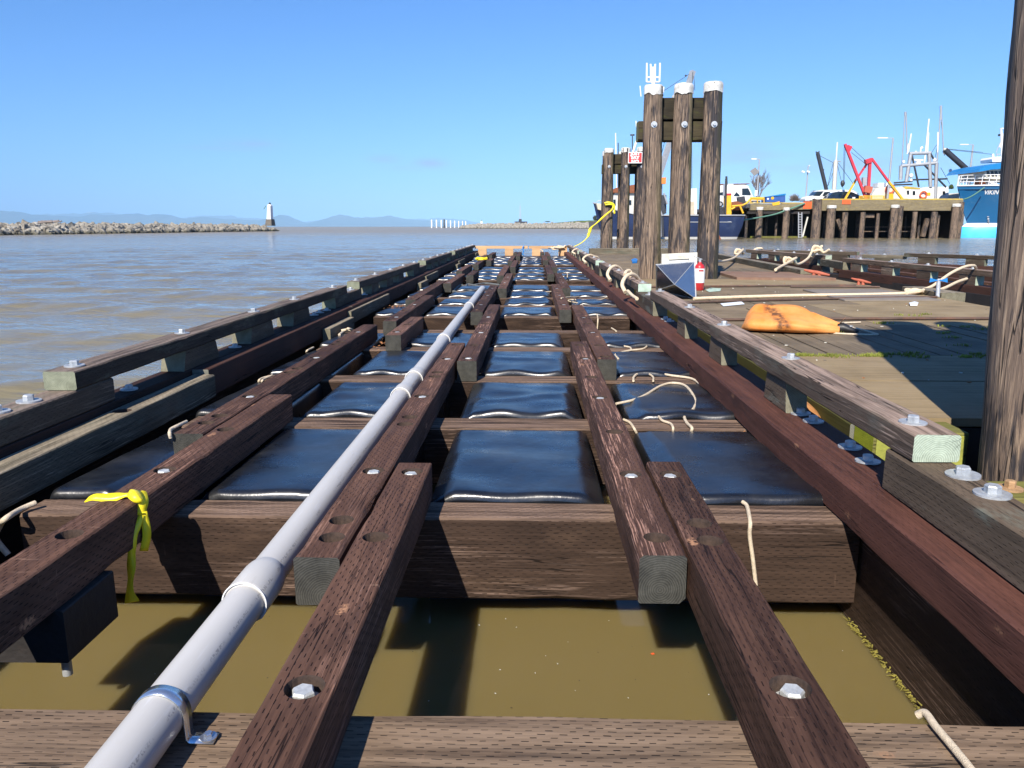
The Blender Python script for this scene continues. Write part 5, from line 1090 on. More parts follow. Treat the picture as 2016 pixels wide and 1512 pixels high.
g=thing('mast','wooden boat mast with stays and white whip antenna behind the van','mast',at(1642,372,WY+34)); tubes('spar','offwhite',g,[[(1645.5,316),(1642,373)]],WY+34,.38); tubes('whip','whiteplain',g,[[(1646,318),(1648.5,280)]],WY+34,.12); tubes('crosstree','lampgrey',g,[[(1640,321),(1650,321)],[(1643,316),(1655,318)]],WY+34,.1); tubes('stay','darksteel',g,[[(1640,322),(1628,372)],[(1648,322),(1660,372)],[(1611,305),(1640,320)],[(1648,318),(1680,362)],[(1640,340),(1630,366)]],WY+34,.04)
# white fishing boat lying behind the wharf
Y=WY+16
fb=thing('fishing_boat','white fishing boat with tall rigging lying behind the wharf','fishing boat',at(1815,395,Y))
part('deckhouse','white',fb,[(1776,396),(1776,372),(1810,370),(1822,369.5),(1822,368.2),(1867,367.5),(1868,396)],Y,4); part('low_house','offwhite',fb,[(1868,396),(1868,381),(1888,380),(1889,396)],Y+.5,3)
part('hood','offwhite',fb,[(1715,394),(1717,383),(1724,372),(1736,368),(1752,368),(1764,370),(1776,367),(1785,374),(1787,394)],Y-2,3); part('funnel_house','white',fb,[(1728,368),(1729,360),(1748,360),(1750,368)],Y,2)
part('roof_trim','kerbyellow',fb,[(1776,369.5),(1784,366.5),(1812,370),(1812,372),(1776,371.5)],Y-.1,4.2)
for x0,x1,y0,y1 in [(1785,1790,375,383),(1797,1802,376,384),(1856,1861,376.5,383)]: part('window','glass',fb,[(x0,y0),(x1,y0),(x1,y1),(x0,y1)],Y-.05,.2)
def ring_(px,py,rad,Y,par=None,label=None):
    c=at(px,py,Y); mb=MB(); mb.tube([c+Vector((math.cos(k*math.pi/10)*rad,0,math.sin(k*math.pi/10)*rad)) for k in range(21)],rad*.24,8); o=mb.build('lifebuoy',M['orangebuoy'])
    for v in o.data.vertices: v.co-=c
    o.location=c; tag(o,label,'lifebuoy')
ring_(1818,383.5,.50,Y-.3,None,'orange ring lifebuoy hung on the white deckhouse'); ring_(1752.5,372,.62,Y-2.3,None,'orange red ring lifebuoy by the grey hood left of the deckhouse')
part('buoy_marker','yellowpaint',fb,[(1745,381),(1759,381),(1759,394),(1745,394)],Y-2.4,.3); part('door','yellowpaint',fb,[(1823,379),(1832,379),(1832,385),(1823,385)],Y-.06,.1)
tubes('gantry','lampgrey',fb,[[(1774,327),(1844,321)],[(1790,302.5),(1832,301)],[(1793,303),(1784,358)],[(1829,301),(1832,368)],[(1774,326),(1773,354)],[(1844,321),(1841,392)]],Y,.28)
tubes('gantry_leg','darksteel',fb,[[(1795,304),(1809,368)],[(1832,302),(1844,324)],[(1820,325),(1862,368)],[(1760,360),(1796,357)],[(1760,364),(1796,363)],[(1796,354),(1865,352)]],Y,.14)
tubes('mast','lampgrey',fb,[[(1782,222),(1776,318)],[(1784,222),(1786,303)],[(1852,211),(1849,262),(1845,321)],[(1853,211),(1858,304)]],Y,.09); tubes('mast_head','lampgrey',fb,[[(1782.5,220),(1782.5,228)],[(1852.5,208),(1852.5,236)]],Y,.17)
tubes('whip_antenna','whiteplain',fb,[[(1829,234),(1820,320)],[(1794,263),(1788,300)],[(1788.5,283),(1786,303)],[(1846.5,260),(1846,300)],[(1828,261),(1826,300)],[(1803,297),(1803,302)],[(1813,290),(1812,302)]],Y,.11)
tubes('stay','darksteel',fb,[[(1776,318),(1771,352)],[(1844,285),(1832,304)],[(1846,286),(1841,312)],[(1852,330),(1870,362)],[(1853,240),(1860,306)]],Y,.035)
mb=MB(); p=at(1808,315,Y); mb.obox(p,(1.4,.3,.22),Matrix.Rotation(.05,3,'Y')); mb.obox(p-Vector((0,0,.35)),(.6,.4,.5),Matrix.Identity(3)); mb.build('radar',M['whiteplain'],fb)
for px,py,r in [(1840,315,.28),(1794,346,.3),(1794,355,.2),(1871,336,.25),(1779,319,.22),(1815,291,.18)]:
    mb=MB(); p=at(px,py,Y); mb.loft([[p+Vector((math.cos(a)*r*math.sin(b),math.sin(a)*r*math.sin(b),-r*1.2*math.cos(b))) for a in [k*.6283 for k in range(10)]] for b in (.15,.7,1.2,1.57,2.2,2.9)],0,True); mb.build('radome',M['whiteplain'],fb)
g=thing('boom','dark grey cargo boom slanting up left of the blue trawler','boom',at(1923,352,WY+14)); tubes('spar','darksteel',g,[[(1860,295),(1924,352)]],WY+14,.42); tubes('rigging','darksteel',g,[[(1862,294),(1955,304)],[(1864,293),(1935,300)],[(1861,297),(1859,306)],[(1864,300),(1920,345)]],WY+14,.035); tubes('tip','offwhite',g,[[(1857,294),(1866,294)]],WY+14,.2)
# ---------------------------------------------------------------- blue trawler, bow on
YV=112.0
vk=thing('trawler','big blue trawler with white bow rails and bright blue wheelhouse roof','trawler',at(1960,468,YV))
def hullring(px,top,flare,Yoff,zl):   # one cross section, bow pointing left; port and starboard sides
    pass
def vhull():
    # (distance behind the stem in m, half breadth at rail, at mid, at water)
    z0=WATER; YC=YV+4.4; zt=at(1885,366,YC).z; st=at(1885,366,YC).x; wl=at(1908,440,YC).x
    secs=[(0,.12,.06,.04),(.8,.85,.4,.10),(2.0,1.8,1.0,.5),(3.8,2.8,1.9,1.25),(6.5,3.7,2.9,2.3),(10,4.2,3.7,3.3),(16,4.4,4.2,4.0),(24,4.4,4.3,4.1)]
    zs=[z0-1,z0+.8,z0+1.62,z0+2.1,z0+3.6,z0+5.4,zt]
    cy=YV+4.4; names=[('bottom_paint','viklow',0,2),('boot_stripe','whiteplain',2,3),('topsides','vikblue',3,6)]
    def pt(s,k,side):
        d,hr,hm,hw=s; z=zs[k]; t=(z-zs[2])/(zs[-1]-zs[2]); 
        rake=(wl-st)*(1-max(0,min(1,t))**.8); 
        if k<=1: rake=(wl-st)*(.2 if k==1 else .3)
        if k==2: rake=(wl-st)*.55
        if k==2 or k==3: rake=min(rake,wl-st)
        h=hw+(hm-hw)*min(1,max(0,t)*2) if t<.5 else hm+(hr-hm)*(t-.5)*2
        if k<=1: h=max(h*.9,.35 if d<2 else h)
        sh=.10*d/6 if k==6 else 0
        return Vector((st+rake*max(0,1-d/14)+d,cy+side*h,z-sh))
    for nm,mt,a,b in names:
        mb=MB()
        for side in (-1,1): mb.loft([[pt(s,k,side) for k in range(a,b+1)] for s in secs],0,True,False,False)
        fixn(mb.build(nm,M[mt],vk))
    mb=MB(); mb.add([pt(s,6,-1)-Vector((0,0,.5)) for s in secs]+[pt(s,6,1)-Vector((0,0,.5)) for s in secs],[(i,i+1,9+i,8+i) for i in range(7)]); mb.build('foredeck',M['offwhite'],vk)
    mb=MB(); 
    for side in (-1,1):
        P=[pt(s,6,side) for s in secs]; mb.tube(P,.09,6)
        for hh in (.55,1.0,1.45): mb.tube([p+Vector((.35 if i==0 else 0,0,hh)) for i,p in enumerate(P)],.055,6)
        for i in range(22):
            t=i/21*16; j=max(q for q in range(len(secs)) if secs[q][0]<=t); j=min(j,6); f=(t-secs[j][0])/(secs[j+1][0]-secs[j][0]); p=P[j].lerp(P[j+1],f); mb.bar(p,p+Vector((.1,0,1.45)),.07)
    mb.build('bow_rail',M['whiteplain'],vk)
    return pt,secs
pt,secs=vhull()
# name and draught marks follow the port bow
a=at(1955,378,YV); 
def onhull(px,py):   # nearest port side surface point in line with the mark
    best=None
    for i in range(len(secs)-1):
        for f in (0,.25,.5,.75):
            s=tuple(secs[i][q]+(secs[i+1][q]-secs[i][q])*f for q in range(4)); 
            for k in range(3,6):
                for g_ in (0,.2,.4,.6,.8):
                    p=pt(s,k,-1).lerp(pt(s,k+1,-1),g_); q=at(px,py,p.y); d=(q-p).length
                    if best is None or d<best[0]: best=(d,p)
    return best[1]
n0,n1=onhull(1936,377.5),onhull(1973,379); mid=(n0+n1)/2; ang=math.atan2(n1.y-n0.y,n1.x-n0.x)
nm=text_mesh('name_lettering','VIKING',.86,.0,M['whiteplain'],vk,mid+Vector((.0,-.5,0)),(R(90),0,ang),shear=.2,offset=.02,xs=.80)
from mathutils.bvhtree import BVHTree
tp=[c for c in vk.children if c.name.startswith('topsides')][0]; tm=wm(tp); bvh=BVHTree.FromPolygons([tm@v.co for v in tp.data.vertices],[tuple(p.vertices) for p in tp.data.polygons])
bm=bmesh.new(); bm.from_mesh(nm.data); bmesh.ops.subdivide_edges(bm,edges=bm.edges,cuts=2,use_grid_fill=True); mw=wm(nm); mi=mw.inverted(); dn=Vector((-math.sin(ang),math.cos(ang),0))
for v in bm.verts:        # painted on the flare of the bow
    h=bvh.ray_cast(mw@v.co-dn*4,dn)
    if h[0] is not None: v.co=mi@(h[0]-dn*.05)
bm.to_mesh(nm.data); bm.free()
mb=MB()
for i in range(9):
    p=onhull(1947,424+i*3.2 if i<5 else 440+(i-5)*3.4); mb.obox(p+Vector((0,-.15,0)),(.22,.1,.11),Matrix.Rotation(ang,3,'Z'))
mb.build('draught_marks',M['whiteplain'],vk)
YH=YV+6
part('wheelhouse','offwhite',vk,[(1938,352),(1939,338),(1936,334),(2060,331),(2060,356)],YH-3.5,7)
part('wheelhouse_roof','vikroof',vk,[(1926,338.5),(1931,332),(1942,326),(1962,321.5),(1990,319),(2060,317),(2060,331),(1990,331.5),(1950,334),(1936,337)],YH-4.3,8.6)
for i,px in enumerate((1942,1950,1957.5,1966,1975,1986)): part('window','glass',vk,[(px,337+.1*i),(px+5.5+.3*i,336.5),(px+7.5+.3*i,347),(px+3,347.5)],YH-3.56,.1)
part('radar_deck','whiteplain',vk,[(1953,313),(1956,309),(2010,306),(2010,316),(1954,319)],YH-1.5,3)
tubes('mast','whiteplain',vk,[[(1975.5,263),(1975,310)],[(1971,252),(1973,312)],[(1968,290),(1976,275)],[(1955,303),(1955,312)]],YH,.16); tubes('stay','lampgrey',vk,[[(1961,300),(1974,270)],[(1962,304),(1985,302)],[(1964,312),(1962,302)]],YH,.06)
mb=MB(); p=at(1974,253,YH); mb.obox(p,(.6,.5,.14),Matrix.Identity(3)); mb.build('masthead_light',M['whiteplain'],vk); mb=MB(); p=at(1967,266,YH); mb.obox(p,(.2,.2,.3),Matrix.Identity(3)); mb.build('lamp',M['black'],vk)
part('winch','rust',vk,[(1928,355),(1938,354),(1941,363),(1929,364)],YV+3,1.5); part('life_raft','whiteplain',vk,[(1950,358),(1962,357),(1965,366),(1949,367)],YV+2.2,1.2)
cord('pale green mooring line from the trawler bow down to the wharf corner',[at(1938,369,YV+1.5),at(1920,382,YV),at(1905,390,WY+1),at(1893,393.5,WY)],.09,'green',5,6,'mooring_rope')

# ---------------------------------------------------------------- dark workboat behind the pile clusters
YB=103.0
wb=thing('workboat','dark navy steel workboat with deck gear moored behind the pile clusters','workboat',at(1320,470,YB))
def wbhull():
    x0=at(1172,400,YB).x; x1=at(1469,430,YB).x; secs=[]; n=16
    rows=[('bottom_paint','white',-1.2,.10,),('topsides','navy',.10,None)]
    def pt(t,k,side):
        x=x0+(x1-x0)*t; hb=3.6*min(1,(t/.22)**.6)*(1 if t<.9 else 1-.18*((t-.9)/.1)**2)
        sheer=at(1172,397,YB).z+(at(1300,424,YB).z-at(1172,397,YB).z)*min(1,t/.3)**.7
        z=[WATER-1,WATER+.28,WATER+1.6,sheer][k]; rk=[1.9,1.5,.8,0][k]*max(0,1-t*4); tk=[-.9,-.6,-.2,0][k]*max(0,(t-.9)*10)
        h=hb*[.55,.75,.92,1][k]
        return Vector((x+rk+tk,YB+3.6+side*h,z))
    ts=[0.002]+[i/n for i in range(1,n+1)]
    for nm,mt,a,b in (('bottom_paint','white',0,1),('topsides','navy',1,3)):
        mb=MB()
        for side in (-1,1): mb.loft([[pt(t,k,side) for k in range(a,b+1)] for t in ts],0,True,False,False)
        q=[pt(1,k,-1) for k in range(a,b+1)]+[pt(1,k,1) for k in range(b,a-1,-1)]; mb.add(q,[tuple(range(len(q)))])
        fixn(mb.build(nm,M[mt],wb))
    mb=MB(); P=[pt(t,3,-1)-Vector((0,0,.15)) for t in ts]; Q=[pt(t,3,1)-Vector((0,0,.15)) for t in ts]; m=len(ts); mb.add(P+Q,[(i,i+1,m+i+1,m+i) for i in range(m-1)]); mb.build('deck',M['rust'],wb)
    mb=MB()
    for side in (-1,1): mb.tube([pt(t,3,side) for t in ts],.10,6)
    mb.tube([pt(1,2,-1)+Vector((.05,0,.6)),pt(.9,2,-1)+Vector((0,-.05,.6)),pt(.55,2,-1)+Vector((0,-.05,.6))],.10,6)
    mb.build('rub_rail',M['greysteel'],wb)
wbhull()
part('bow_bulwark','beige',wb,[(1174,400),(1188,402),(1190,416),(1177,412)],YB+1.6,4); tubes('bow_rail','lampgrey',wb,[[(1174,399),(1178,395),(1192,396)],[(1174,403),(1190,404)],[(1181,395),(1182,404)]],YB+1.8,.06)
part('wheelhouse','offwhite',wb,[(1206,418),(1208,384),(1212,378),(1250,378),(1264,382),(1264,420)],YB+1,5); part('wheelhouse_roof','rust',wb,[(1203,379),(1212,370),(1262,361),(1270,372),(1266,380)],YB+.6,6)
part('window','glass',wb,[(1207.5,393),(1212,392.5),(1212,404),(1207.5,404)],YB+.9,.3); part('window','glass',wb,[(1237,394),(1243,394),(1243,403),(1237,403)],YB+.9,.3); part('deckhouse','beige',wb,[(1264,420),(1264,392),(1286,392),(1286,420)],YB+1.2,4.5)
part('green_hatch','limemoss',wb,[(1291,411),(1296,409),(1299,431),(1291,431)],YB-.4,.4); part('net_rack','darksteel',wb,[(1290,384),(1312,384),(1312,420),(1302,424),(1298,408)],YB+1,1.6)
part('tyre_rack','darksteel',wb,[(1297,422),(1306,421),(1307,466),(1298,466)],YB-.5,.4); tubes('frame','lampgrey',wb,[[(1291,392),(1304,425)],[(1300,422),(1301,466)],[(1307,380),(1314,402)]],YB-.6,.12)
part('cabin','white',wb,[(1350,422),(1351,372),(1372,371),(1372,422)],YB+1.2,4.5); part('winch_house','beige',wb,[(1346,424),(1347,398),(1367,396),(1367,424)],YB+.8,1.5)
mb=MB(); mb.bar(at(1297,348,YB+1),at(1364,140,YB+3),.62,.55); mb.build('boom',M['greysteel'],wb); mb=MB(); mb.obox(at(1301,356,YB+1),(1.2,.9,.8),Matrix.Identity(3)); mb.build('boom_hinge',M['orangepaint'],wb)
tubes('mast','lampgrey',wb,[[(1299,440),(1299,352)]],YB+1.5,.35); part('lamp_bracket','greysteel',wb,[(1297,270),(1304,272),(1302,283),(1297,283)],YB+1,.5); part('lamp_bracket','greysteel',wb,[(1297,314),(1303,313),(1303,320),(1297,320)],YB+1,.5)
tubes('rigging','darksteel',wb,[[(1357,146),(1308,178)],[(1364,142),(1362,176)],[(1366,150),(1368,178)],[(1310,272),(1302,305)],[(1316,265),(1300,345)],[(1362,180),(1362,370)]],YB+2.6,.035); mb=MB(); p=at(1350,149,YB+3); mb.obox(p,(.2,.2,.2),Matrix.Rotation(.7,3,'Y')); mb.build('block',M['black'],wb)
tubes('boom','whiteplain',wb,[[(1243,310),(1258,263)]],YB+2,.17); tubes('whip_antenna','whiteplain',wb,[[(1212,262),(1214,370)],[(1260,169),(1262,190)],[(1307,171),(1306,182)],[(1252,238),(1253,250)]],YB+3,.08); tubes('post','darksteel',wb,[[(1245,268),(1245,300)],[(1217,281),(1217,370)]],YB+2,.07); mb=MB(); p=at(1245,267,YB+2); mb.cyl(p,p+Vector((0,0,.16)),.30,.28,12); mb.build('radar_dome',M['darksteel'],wb)
part('crane_column','yellowpaint',wb,[(1428,424),(1428.5,385),(1440,384),(1440,424)],YB+.6,1.1); part('column_top','white',wb,[(1427,385),(1428,362),(1444,362),(1441,384)],YB+.6,1.1); part('column_band','red',wb,[(1428,381),(1440,380.5),(1440,384),(1428,384.5)],YB+.55,1.2); tubes('column_mast','darksteel',wb,[[(1428,424),(1429.5,352)],[(1430,347),(1430.5,362)]],YB+.5,.14); part('winch','rust',wb,[(1440,398),(1450,396),(1463,400),(1460,413),(1442,414)],YB+.8,1.2); part('control_stand','darksteel',wb,[(1452,388),(1466,386),(1470,406),(1463,414),(1456,412)],YB+1,.6)
tubes('crane_arm','yellowpaint',wb,[[(1441,406),(1462,404),(1470,400),(1478,391)],[(1456,404),(1463,420)],[(1440,412),(1447,408)],[(1477,390),(1502,391)]],YB+.4,.13); part('deck_gear','darksteel',wb,[(1411,424),(1412,410),(1427,408),(1427,424)],YB+1,2)
part('red_plate','rust',wb,[(1408,452),(1411,452),(1420,471),(1408,471)],YB-.6,.3)
am=thing('antenna_mast','white antenna array on a tall mast rising above the left tall pile','antenna',at(1286,420,YB+6)); Y=YB+6
tubes('mast','whiteplain',am,[[(1286,420),(1286,132)]],Y,.26); tubes('dipole','whiteplain',am,[[(1273.5,124),(1273,161)],[(1281,126),(1281.5,160)],[(1290,126),(1289.5,160)],[(1299.5,124),(1298.5,161)]],Y,.13); tubes('crossbar','whiteplain',am,[[(1274,152.5),(1297,152.5)],[(1273,161.5),(1298,161.5)]],Y,.12)

# ---------------------------------------------------------------- bare trees and shrubs on shore
def bare_tree(label,px,py,top,Y,seed,spread=.5,group=None):
    t=thing('bare_tree',label,'tree',at(px,py,Y),group); rd=random.Random(seed); H=at(px,top,Y).z-at(px,py,Y).z; tr=MB(); cr=MB()
    def grow(p,d,l,r,dep):
        q=p+d*l; mid=p.lerp(q,.5)+Vector((rd.gauss(0,.04),rd.gauss(0,.04),0))*l
        (tr if dep<2 else cr).tube([p,mid,q],[r,r*.85,r*.7],5 if dep<3 else 3,cap=False)
        if dep>=4: return
        for k in range(3):
            a=rd.uniform(0,6.28); sp=rd.uniform(.25,.8)*spread; nd=(d+Vector((math.cos(a)*sp,math.sin(a)*sp,rd.uniform(-.05,.2)))).normalized(); grow(p.lerp(q,rd.uniform(.3,1)),nd,l*rd.uniform(.66,.9),max(.022,r*.6),dep+1)
    for k in range(5):
        a=k*1.26+.4; grow(at(px,py,Y),Vector((math.cos(a)*.36,math.sin(a)*.3,1)).normalized(),H*rd.uniform(.24,.31),H*.010,0)
    tr.build('trunk',M['bark'],t); cr.build('crown',M['bark'],t)
bare_tree('bare grey winter tree behind the solar lamp post',1494,392,322,WY+50,3,.55)
def shrub(label,px,py,w,top,Y,seed,mat='bark'):
    t=thing('shrub',label,'shrub',at(px,py,Y),'bare shrubs beyond the wharf'); rd=random.Random(seed); mb=MB(); st=MB(); W=w/1510*Y; H=at(px,top,Y).z-at(px,py,Y).z; c=at(px,py,Y)
    for i in range(260):
        a=rd.uniform(0,6.28); e=rd.uniform(.15,1.5); L=rd.uniform(.5,1); d=Vector((math.cos(a)*math.cos(e)*W/2,math.sin(a)*math.cos(e)*W/2,math.sin(e)*H))*L; (mb).tube([c+d*.3,c+d*.7+Vector((rd.gauss(0,.1),0,rd.gauss(0,.1))),c+d],[.05,.03,.015],3,cap=False)
    st.tube([c,c+Vector((0,0,H*.5))],.08,5); mb.build('crown',M[mat],t); st.build('trunk',M['bark'],t)
shrub('bare brown shrub right of the blue waste bin',1564,396,30,380,WY+40,1); shrub('bare shrub behind the bonnet of the white van',1602,390,24,373,WY+60,2); shrub('dark evergreen shrub at the right end of the white boat',1872,372,12,362,WY+60,4,'grass')

# ---------------------------------------------------------------- breakwater, light tower, far spit
def rockmesh(seed):
    bm=bmesh.new(); bmesh.ops.create_icosphere(bm,subdivisions=2,radius=1)
    for v in bm.verts:
        n=mn.noise(v.co*1.1+Vector((seed*3.1,0,0)))*.55+mn.noise(v.co*2.6+Vector((0,seed,0)))*.2; v.co*=1+n
        for q in range(3): v.co[q]=round(v.co[q]*2.6+.3*seed%1)/2.6*.55+v.co[q]*.45
    me=bpy.data.meshes.new('boulder'); bm.to_mesh(me); bm.free(); me.materials.append(M['rock']); return me
RM=[rockmesh(s) for s in range(7)]
A=onz(-210,466,WATER); B=onz(549,455,WATER); D=(B-A); Ln=Vector((D.y,-D.x,0)).normalized()
if Ln.x<0: Ln=-Ln
bk=MB()
rd=random.Random(5); rocks=[]
for i in range(1700):
    t=rd.random(); s=rd.random(); crest=1.5*(1 if t<.93 else max(.12,1-(t-.93)/.07*.88)); lat=(s*2-1)*5.5; z=WATER+crest*(1-abs(s*2-1)**1.2)+rd.uniform(-.15,.10)
    P=A+D*t-Ln*5.0+Ln*lat; P.z=z; rocks.append((P,rd.uniform(.5,1.15),s))
front=[r for r in rocks if r[2]>.35]; front.sort(key=lambda r:r[0].length); 
for j,(P,s,_) in enumerate(front[:270]):
    o=bpy.data.objects.new('boulder',RM[j%7]); COL.objects.link(o); o.location=P; o.scale=(s*rd.uniform(.8,1.2),s*rd.uniform(.8,1.2),s*rd.uniform(.6,.95)); o.rotation_euler=(rd.random()*6,rd.random()*6,rd.random()*6); tag(o,'pale angular boulder piled on the rock breakwater across the water','boulder','boulders of the rock breakwater')
for P,s,_ in front[270:]+[r for r in rocks if r[2]<=.35]:
    me=RM[rd.randint(0,6)]; mt=Matrix.Rotation(rd.random()*6,3,'X')@Matrix.Rotation(rd.random()*6,3,'Z'); bk.add([P+(mt@v.co)*s for v in me.vertices],[tuple(p.vertices) for p in me.polygons])
prof=[(-7,-.6),(-4,.6),(-1.2,1.15),(1.2,1.15),(4,.6),(7,-.6)]
bk.loft([[A+D*(k/20)-Ln*5+Ln*a*(1 if k<20 else .6)+Vector((0,0,b*(1 if k<19 else .5))) for a,b in prof] for k in range(21)],0,False,True)
tag(bk.build('breakwater_rocks',M['rock']),kind='stuff')
o=MB(); p=at(97,437.5,158)
for k in range(6): q=p+Vector((rd.uniform(-1.5,1.5),rd.uniform(-1,1),rd.uniform(-.1,.3))); a=rd.uniform(-.3,.3); d=Vector((math.cos(a),rd.uniform(-.4,.4),rd.uniform(-.05,.1)))*rd.uniform(1.2,2.2); o.tube([q-d,q+d],[.16,.12],7)
o=o.build('driftwood_logs',M['bark']); 
for v in o.data.vertices: v.co-=p
o.location=p; tag(o,'heap of brown driftwood logs on top of the breakwater','driftwood')
YL=262.0
lt=thing('light_tower','white navigation light tower on a dark square base at the breakwater tip','light tower',at(528,443.5,YL))
def frust(name,mat,x0,x1,y0,X0,X1,y1,par):
    c0=at((x0+x1)/2,y0,YL); w0=(at(x1,y0,YL)-at(x0,y0,YL)).x/2; c1=at((X0+X1)/2,y1,YL); w1=(at(X1,y1,YL)-at(X0,y1,YL)).x/2; rot=.55
    q=lambda c,w:[Vector((c.x,YL+2,c.z))+Vector((math.cos(rot+k*math.pi/2)*w*1.25,math.sin(rot+k*math.pi/2)*w*1.25,0)) for k in range(4)]
    mb=MB(); mb.loft([q(c0,w0),q(c1,w1)],0,False,True); return fixn(mb.build(name,M[mat],par))
frust('base','granite',520,536.5,444.5,521.5,534.5,431.5,lt); tw=frust('tower','whiteplain',522.5,533,431.4,523.5,531.5,404.5,lt); frust('gallery','whiteplain',523,532,404.4,524.5,530.5,402.3,lt); frust('lantern','darksteel',525.2,529,402.2,525.8,528.5,398.5,lt)
mb=MB(); mb.bar(at(523.5,405,YL+1),at(519.5,412,YL+1),.18); mb.build('bracket',M['green'],lt); mb=MB(); mb.bar(at(532.4,406,YL+.9),at(533.2,430,YL+.9),.35,.2); mb.build('ladder',M['greysteel'],lt)
YS=640.0
def spit():
    rd=random.Random(9); mb=MB()
    xs=[905,930,945,960,980,1010,1040,1080,1110,1140,1180,1230]; tops=[446.5,443,441.5,440.5,440,440,440.5,440,439,438,437.2,437]
    n=90; rings=[]
    for i in range(n+1):
        px=905+325*i/n; ty=float(np.interp(px,xs,tops)); z=at(px,ty,YS).z; x=at(px,446,YS).x; c=z-WATER
        rings.append([Vector((x,YS-14*min(1,c/2),WATER-.5)),Vector((x,YS-8,WATER+c*.45+rd.uniform(-.3,.3))),Vector((x,YS-2,WATER+c*.85+rd.uniform(-.2,.2))),Vector((x,YS+4,WATER+c)),Vector((x,YS+120,WATER+c)),Vector((x,YS+130,WATER-.5))])
    mb.loft(rings,0,False,True)
    for i in range(900):
        px=rd.uniform(908,1228); ty=float(np.interp(px,xs,tops)); c=at(px,ty,YS).z-WATER; s=rd.random(); P=Vector((at(px,446,YS).x,YS-13+s*14,WATER+c*(.05+s*.85))); me=RM[rd.randint(0,6)]; sc=rd.uniform(.5,1.5); mt=Matrix.Rotation(rd.random()*6,3,'X'); mb.add([P+(mt@v.co)*sc for v in me.vertices],[tuple(p.vertices) for p in me.polygons])
    tag(mb.build('spit_rocks',M['rock']),kind='stuff')
    mb=MB(); n=40; rings=[]
    for i in range(n+1):
        px=1030+200*i/n; ty=float(np.interp(px,[1030,1080,1110,1140,1165,1180,1230],[440.5,439.2,437,434.5,433.5,434.5,434])); x=at(px,446,YS).x; z=at(px,ty,YS).z; rings.append([Vector((x,YS+3,z-1.2)),Vector((x,YS+8,z+rd.uniform(-.1,.1))),Vector((x,YS+60,z)),Vector((x,YS+90,WATER))])
    mb.loft(rings,0,True,True); tag(mb.build('grass_bank',M['grass']),kind='structure')
spit()
tw=thing('lattice_tower','thin grey lattice tower on a block base out on the far spit','tower',at(1024,438,YS+6)); Y=YS+6
part('base','darksteel',tw,[(1013,440),(1013,436),(1021,436),(1021.5,431),(1027,431),(1027,436),(1038,436),(1038,440)],Y,6)
mb=MB()
for s in (-1,1):
    for yy in (0,1.4): mb.bar(at(1024.2+s*1.6,432,Y+yy),at(1024+s*.6,406,Y+yy),.16)
for k in range(11): y0=431-k*2.3; w=1.5-.09*k; mb.bar(at(1024-w,y0,Y),at(1024+w,y0-2.3,Y),.12); mb.bar(at(1024+w,y0,Y),at(1024-w,y0-2.3,Y),.12)
mb.bar(at(1024,406,Y),at(1024,401,Y),.2); mb.build('lattice',M['lampgrey'],tw)
tw=thing('beacon','small white and green beacon hut at the left of the far spit','beacon',at(948,438,YS+5)); part('hut','whiteplain',tw,[(946,440),(946.3,435),(949.5,435),(950,440)],YS+5,2); part('roof','green',tw,[(946,435),(948,432.5),(949.8,435)],YS+5,2)
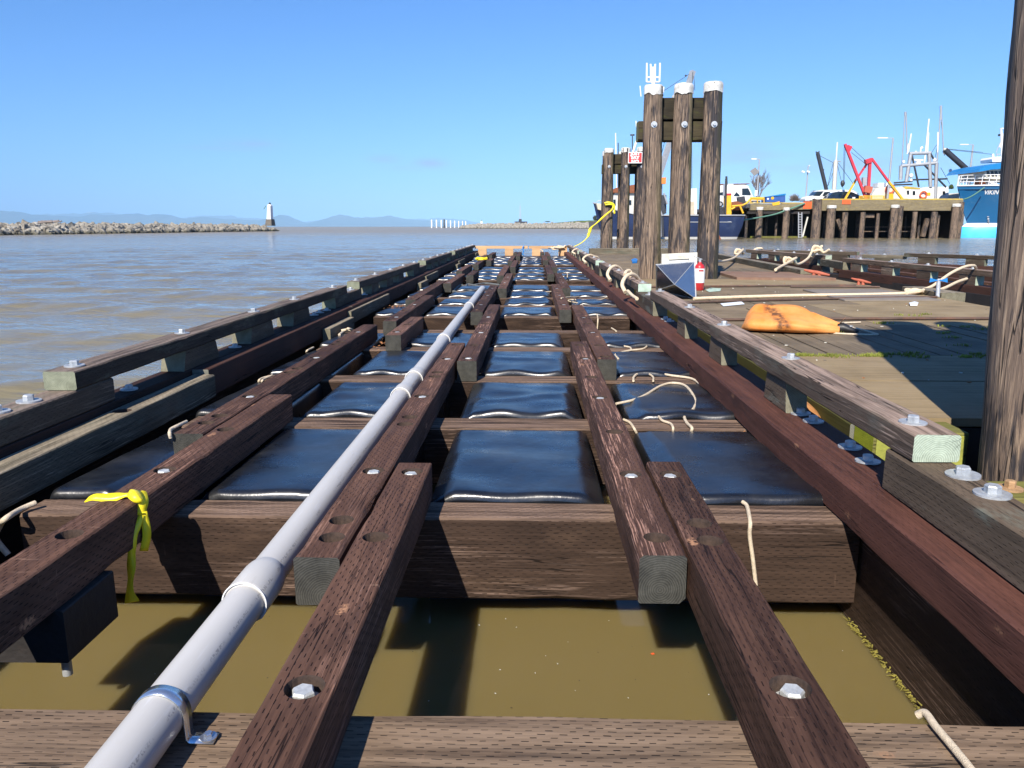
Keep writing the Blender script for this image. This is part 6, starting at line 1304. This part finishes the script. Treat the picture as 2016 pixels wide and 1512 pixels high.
for px,w,top,lab in [(1172,11,424.5,'leafy round tree at the left of the workboat bow on the spit'),(1078,9,436.5,'low bush on the far spit right of the lattice tower')]:
    t=thing('shore_tree',lab,'tree',at(px,437,YS+20)); c=at(px,436,YS+20); H=at(px,top,YS+20).z-c.z; W=w/1510*YS/2; mb=MB(); r2=random.Random(int(px))
    for i in range(700):
        u=Vector((r2.gauss(0,.45),r2.gauss(0,.45),r2.uniform(-.1,1.0))); u.x*=(1.1-abs(u.z-.5)); P=c+Vector((u.x*W,u.y*W,u.z*H)); s=r2.uniform(.12,.32); n=Vector((r2.gauss(0,1),r2.gauss(0,1),r2.gauss(0,1))).normalized(); a=n.orthogonal()*s; b=n.cross(a); mb.add([P-a,P-b,P+a,P+b],[(0,1,2,3)])
    mb.build('crown',M['leafgrey'],t); mb=MB(); mb.tube([c-Vector((0,0,1)),c+Vector((0,0,H*.6))],.18,6); mb.build('trunk',M['bark'],t)
YP=930.0
for i,(px,top,bot,w,m) in enumerate([(850,433,448.6,1.6,'whiteplain'),(859.5,433.2,448.5,1.6,'whiteplain'),(869,433.4,447.8,1.6,'whiteplain'),(874.6,432,447.2,2.1,'darksteel'),(879,434,447.6,1.6,'whiteplain'),(887.2,434.4,447,1.5,'whiteplain'),(895.3,434.8,446.7,1.5,'whiteplain'),(903.2,435.2,446.4,1.4,'whiteplain'),(910.6,435.6,446,1.2,'whiteplain'),(917,435.8,445.6,1.2,'whiteplain')]):
    a=at(px,446,YP+i*14); z0=WATER-.6; z1=at(px,top,YP+i*14).z; r=w/1510*YP*.72; o=MB(); o.tube([(a.x,a.y,z0),(a.x,a.y,z1),(a.x,a.y,z1+.12)],[r,r,r*.6],12); o=o.build('marker_pile',M[m]); P=Vector((a.x,a.y,WATER))
    for v in o.data.vertices: v.co-=P
    o.location=P; tag(o,'tall white marker pile in a row standing off the far spit' if m!='darksteel' else 'single dark marker pile standing among the row of white ones','marker pile','marker piles off the spit')
# ---------------------------------------------------------------- the air between here and the mountains
def haze():
    mb=MB(); mb.box(-75000,75000,-3000,66000,WATER-30,1900); o=mb.build('haze',None if False else bpy.data.materials.new('sea_air'))
    m=o.data.materials[0]; m.use_nodes=True; nt=m.node_tree; nt.nodes.clear(); out=nt.nodes.new('ShaderNodeOutputMaterial'); v=nt.nodes.new('ShaderNodeVolumePrincipled')
    v.inputs['Color'].default_value=(.42,.70,1.0,1); v.inputs['Density'].default_value=HAZE; v.inputs['Anisotropy'].default_value=-0.35
    nt.links.new(v.outputs[0],out.inputs['Volume']); tag(o,kind='stuff')
HAZE=3.2e-5
haze()
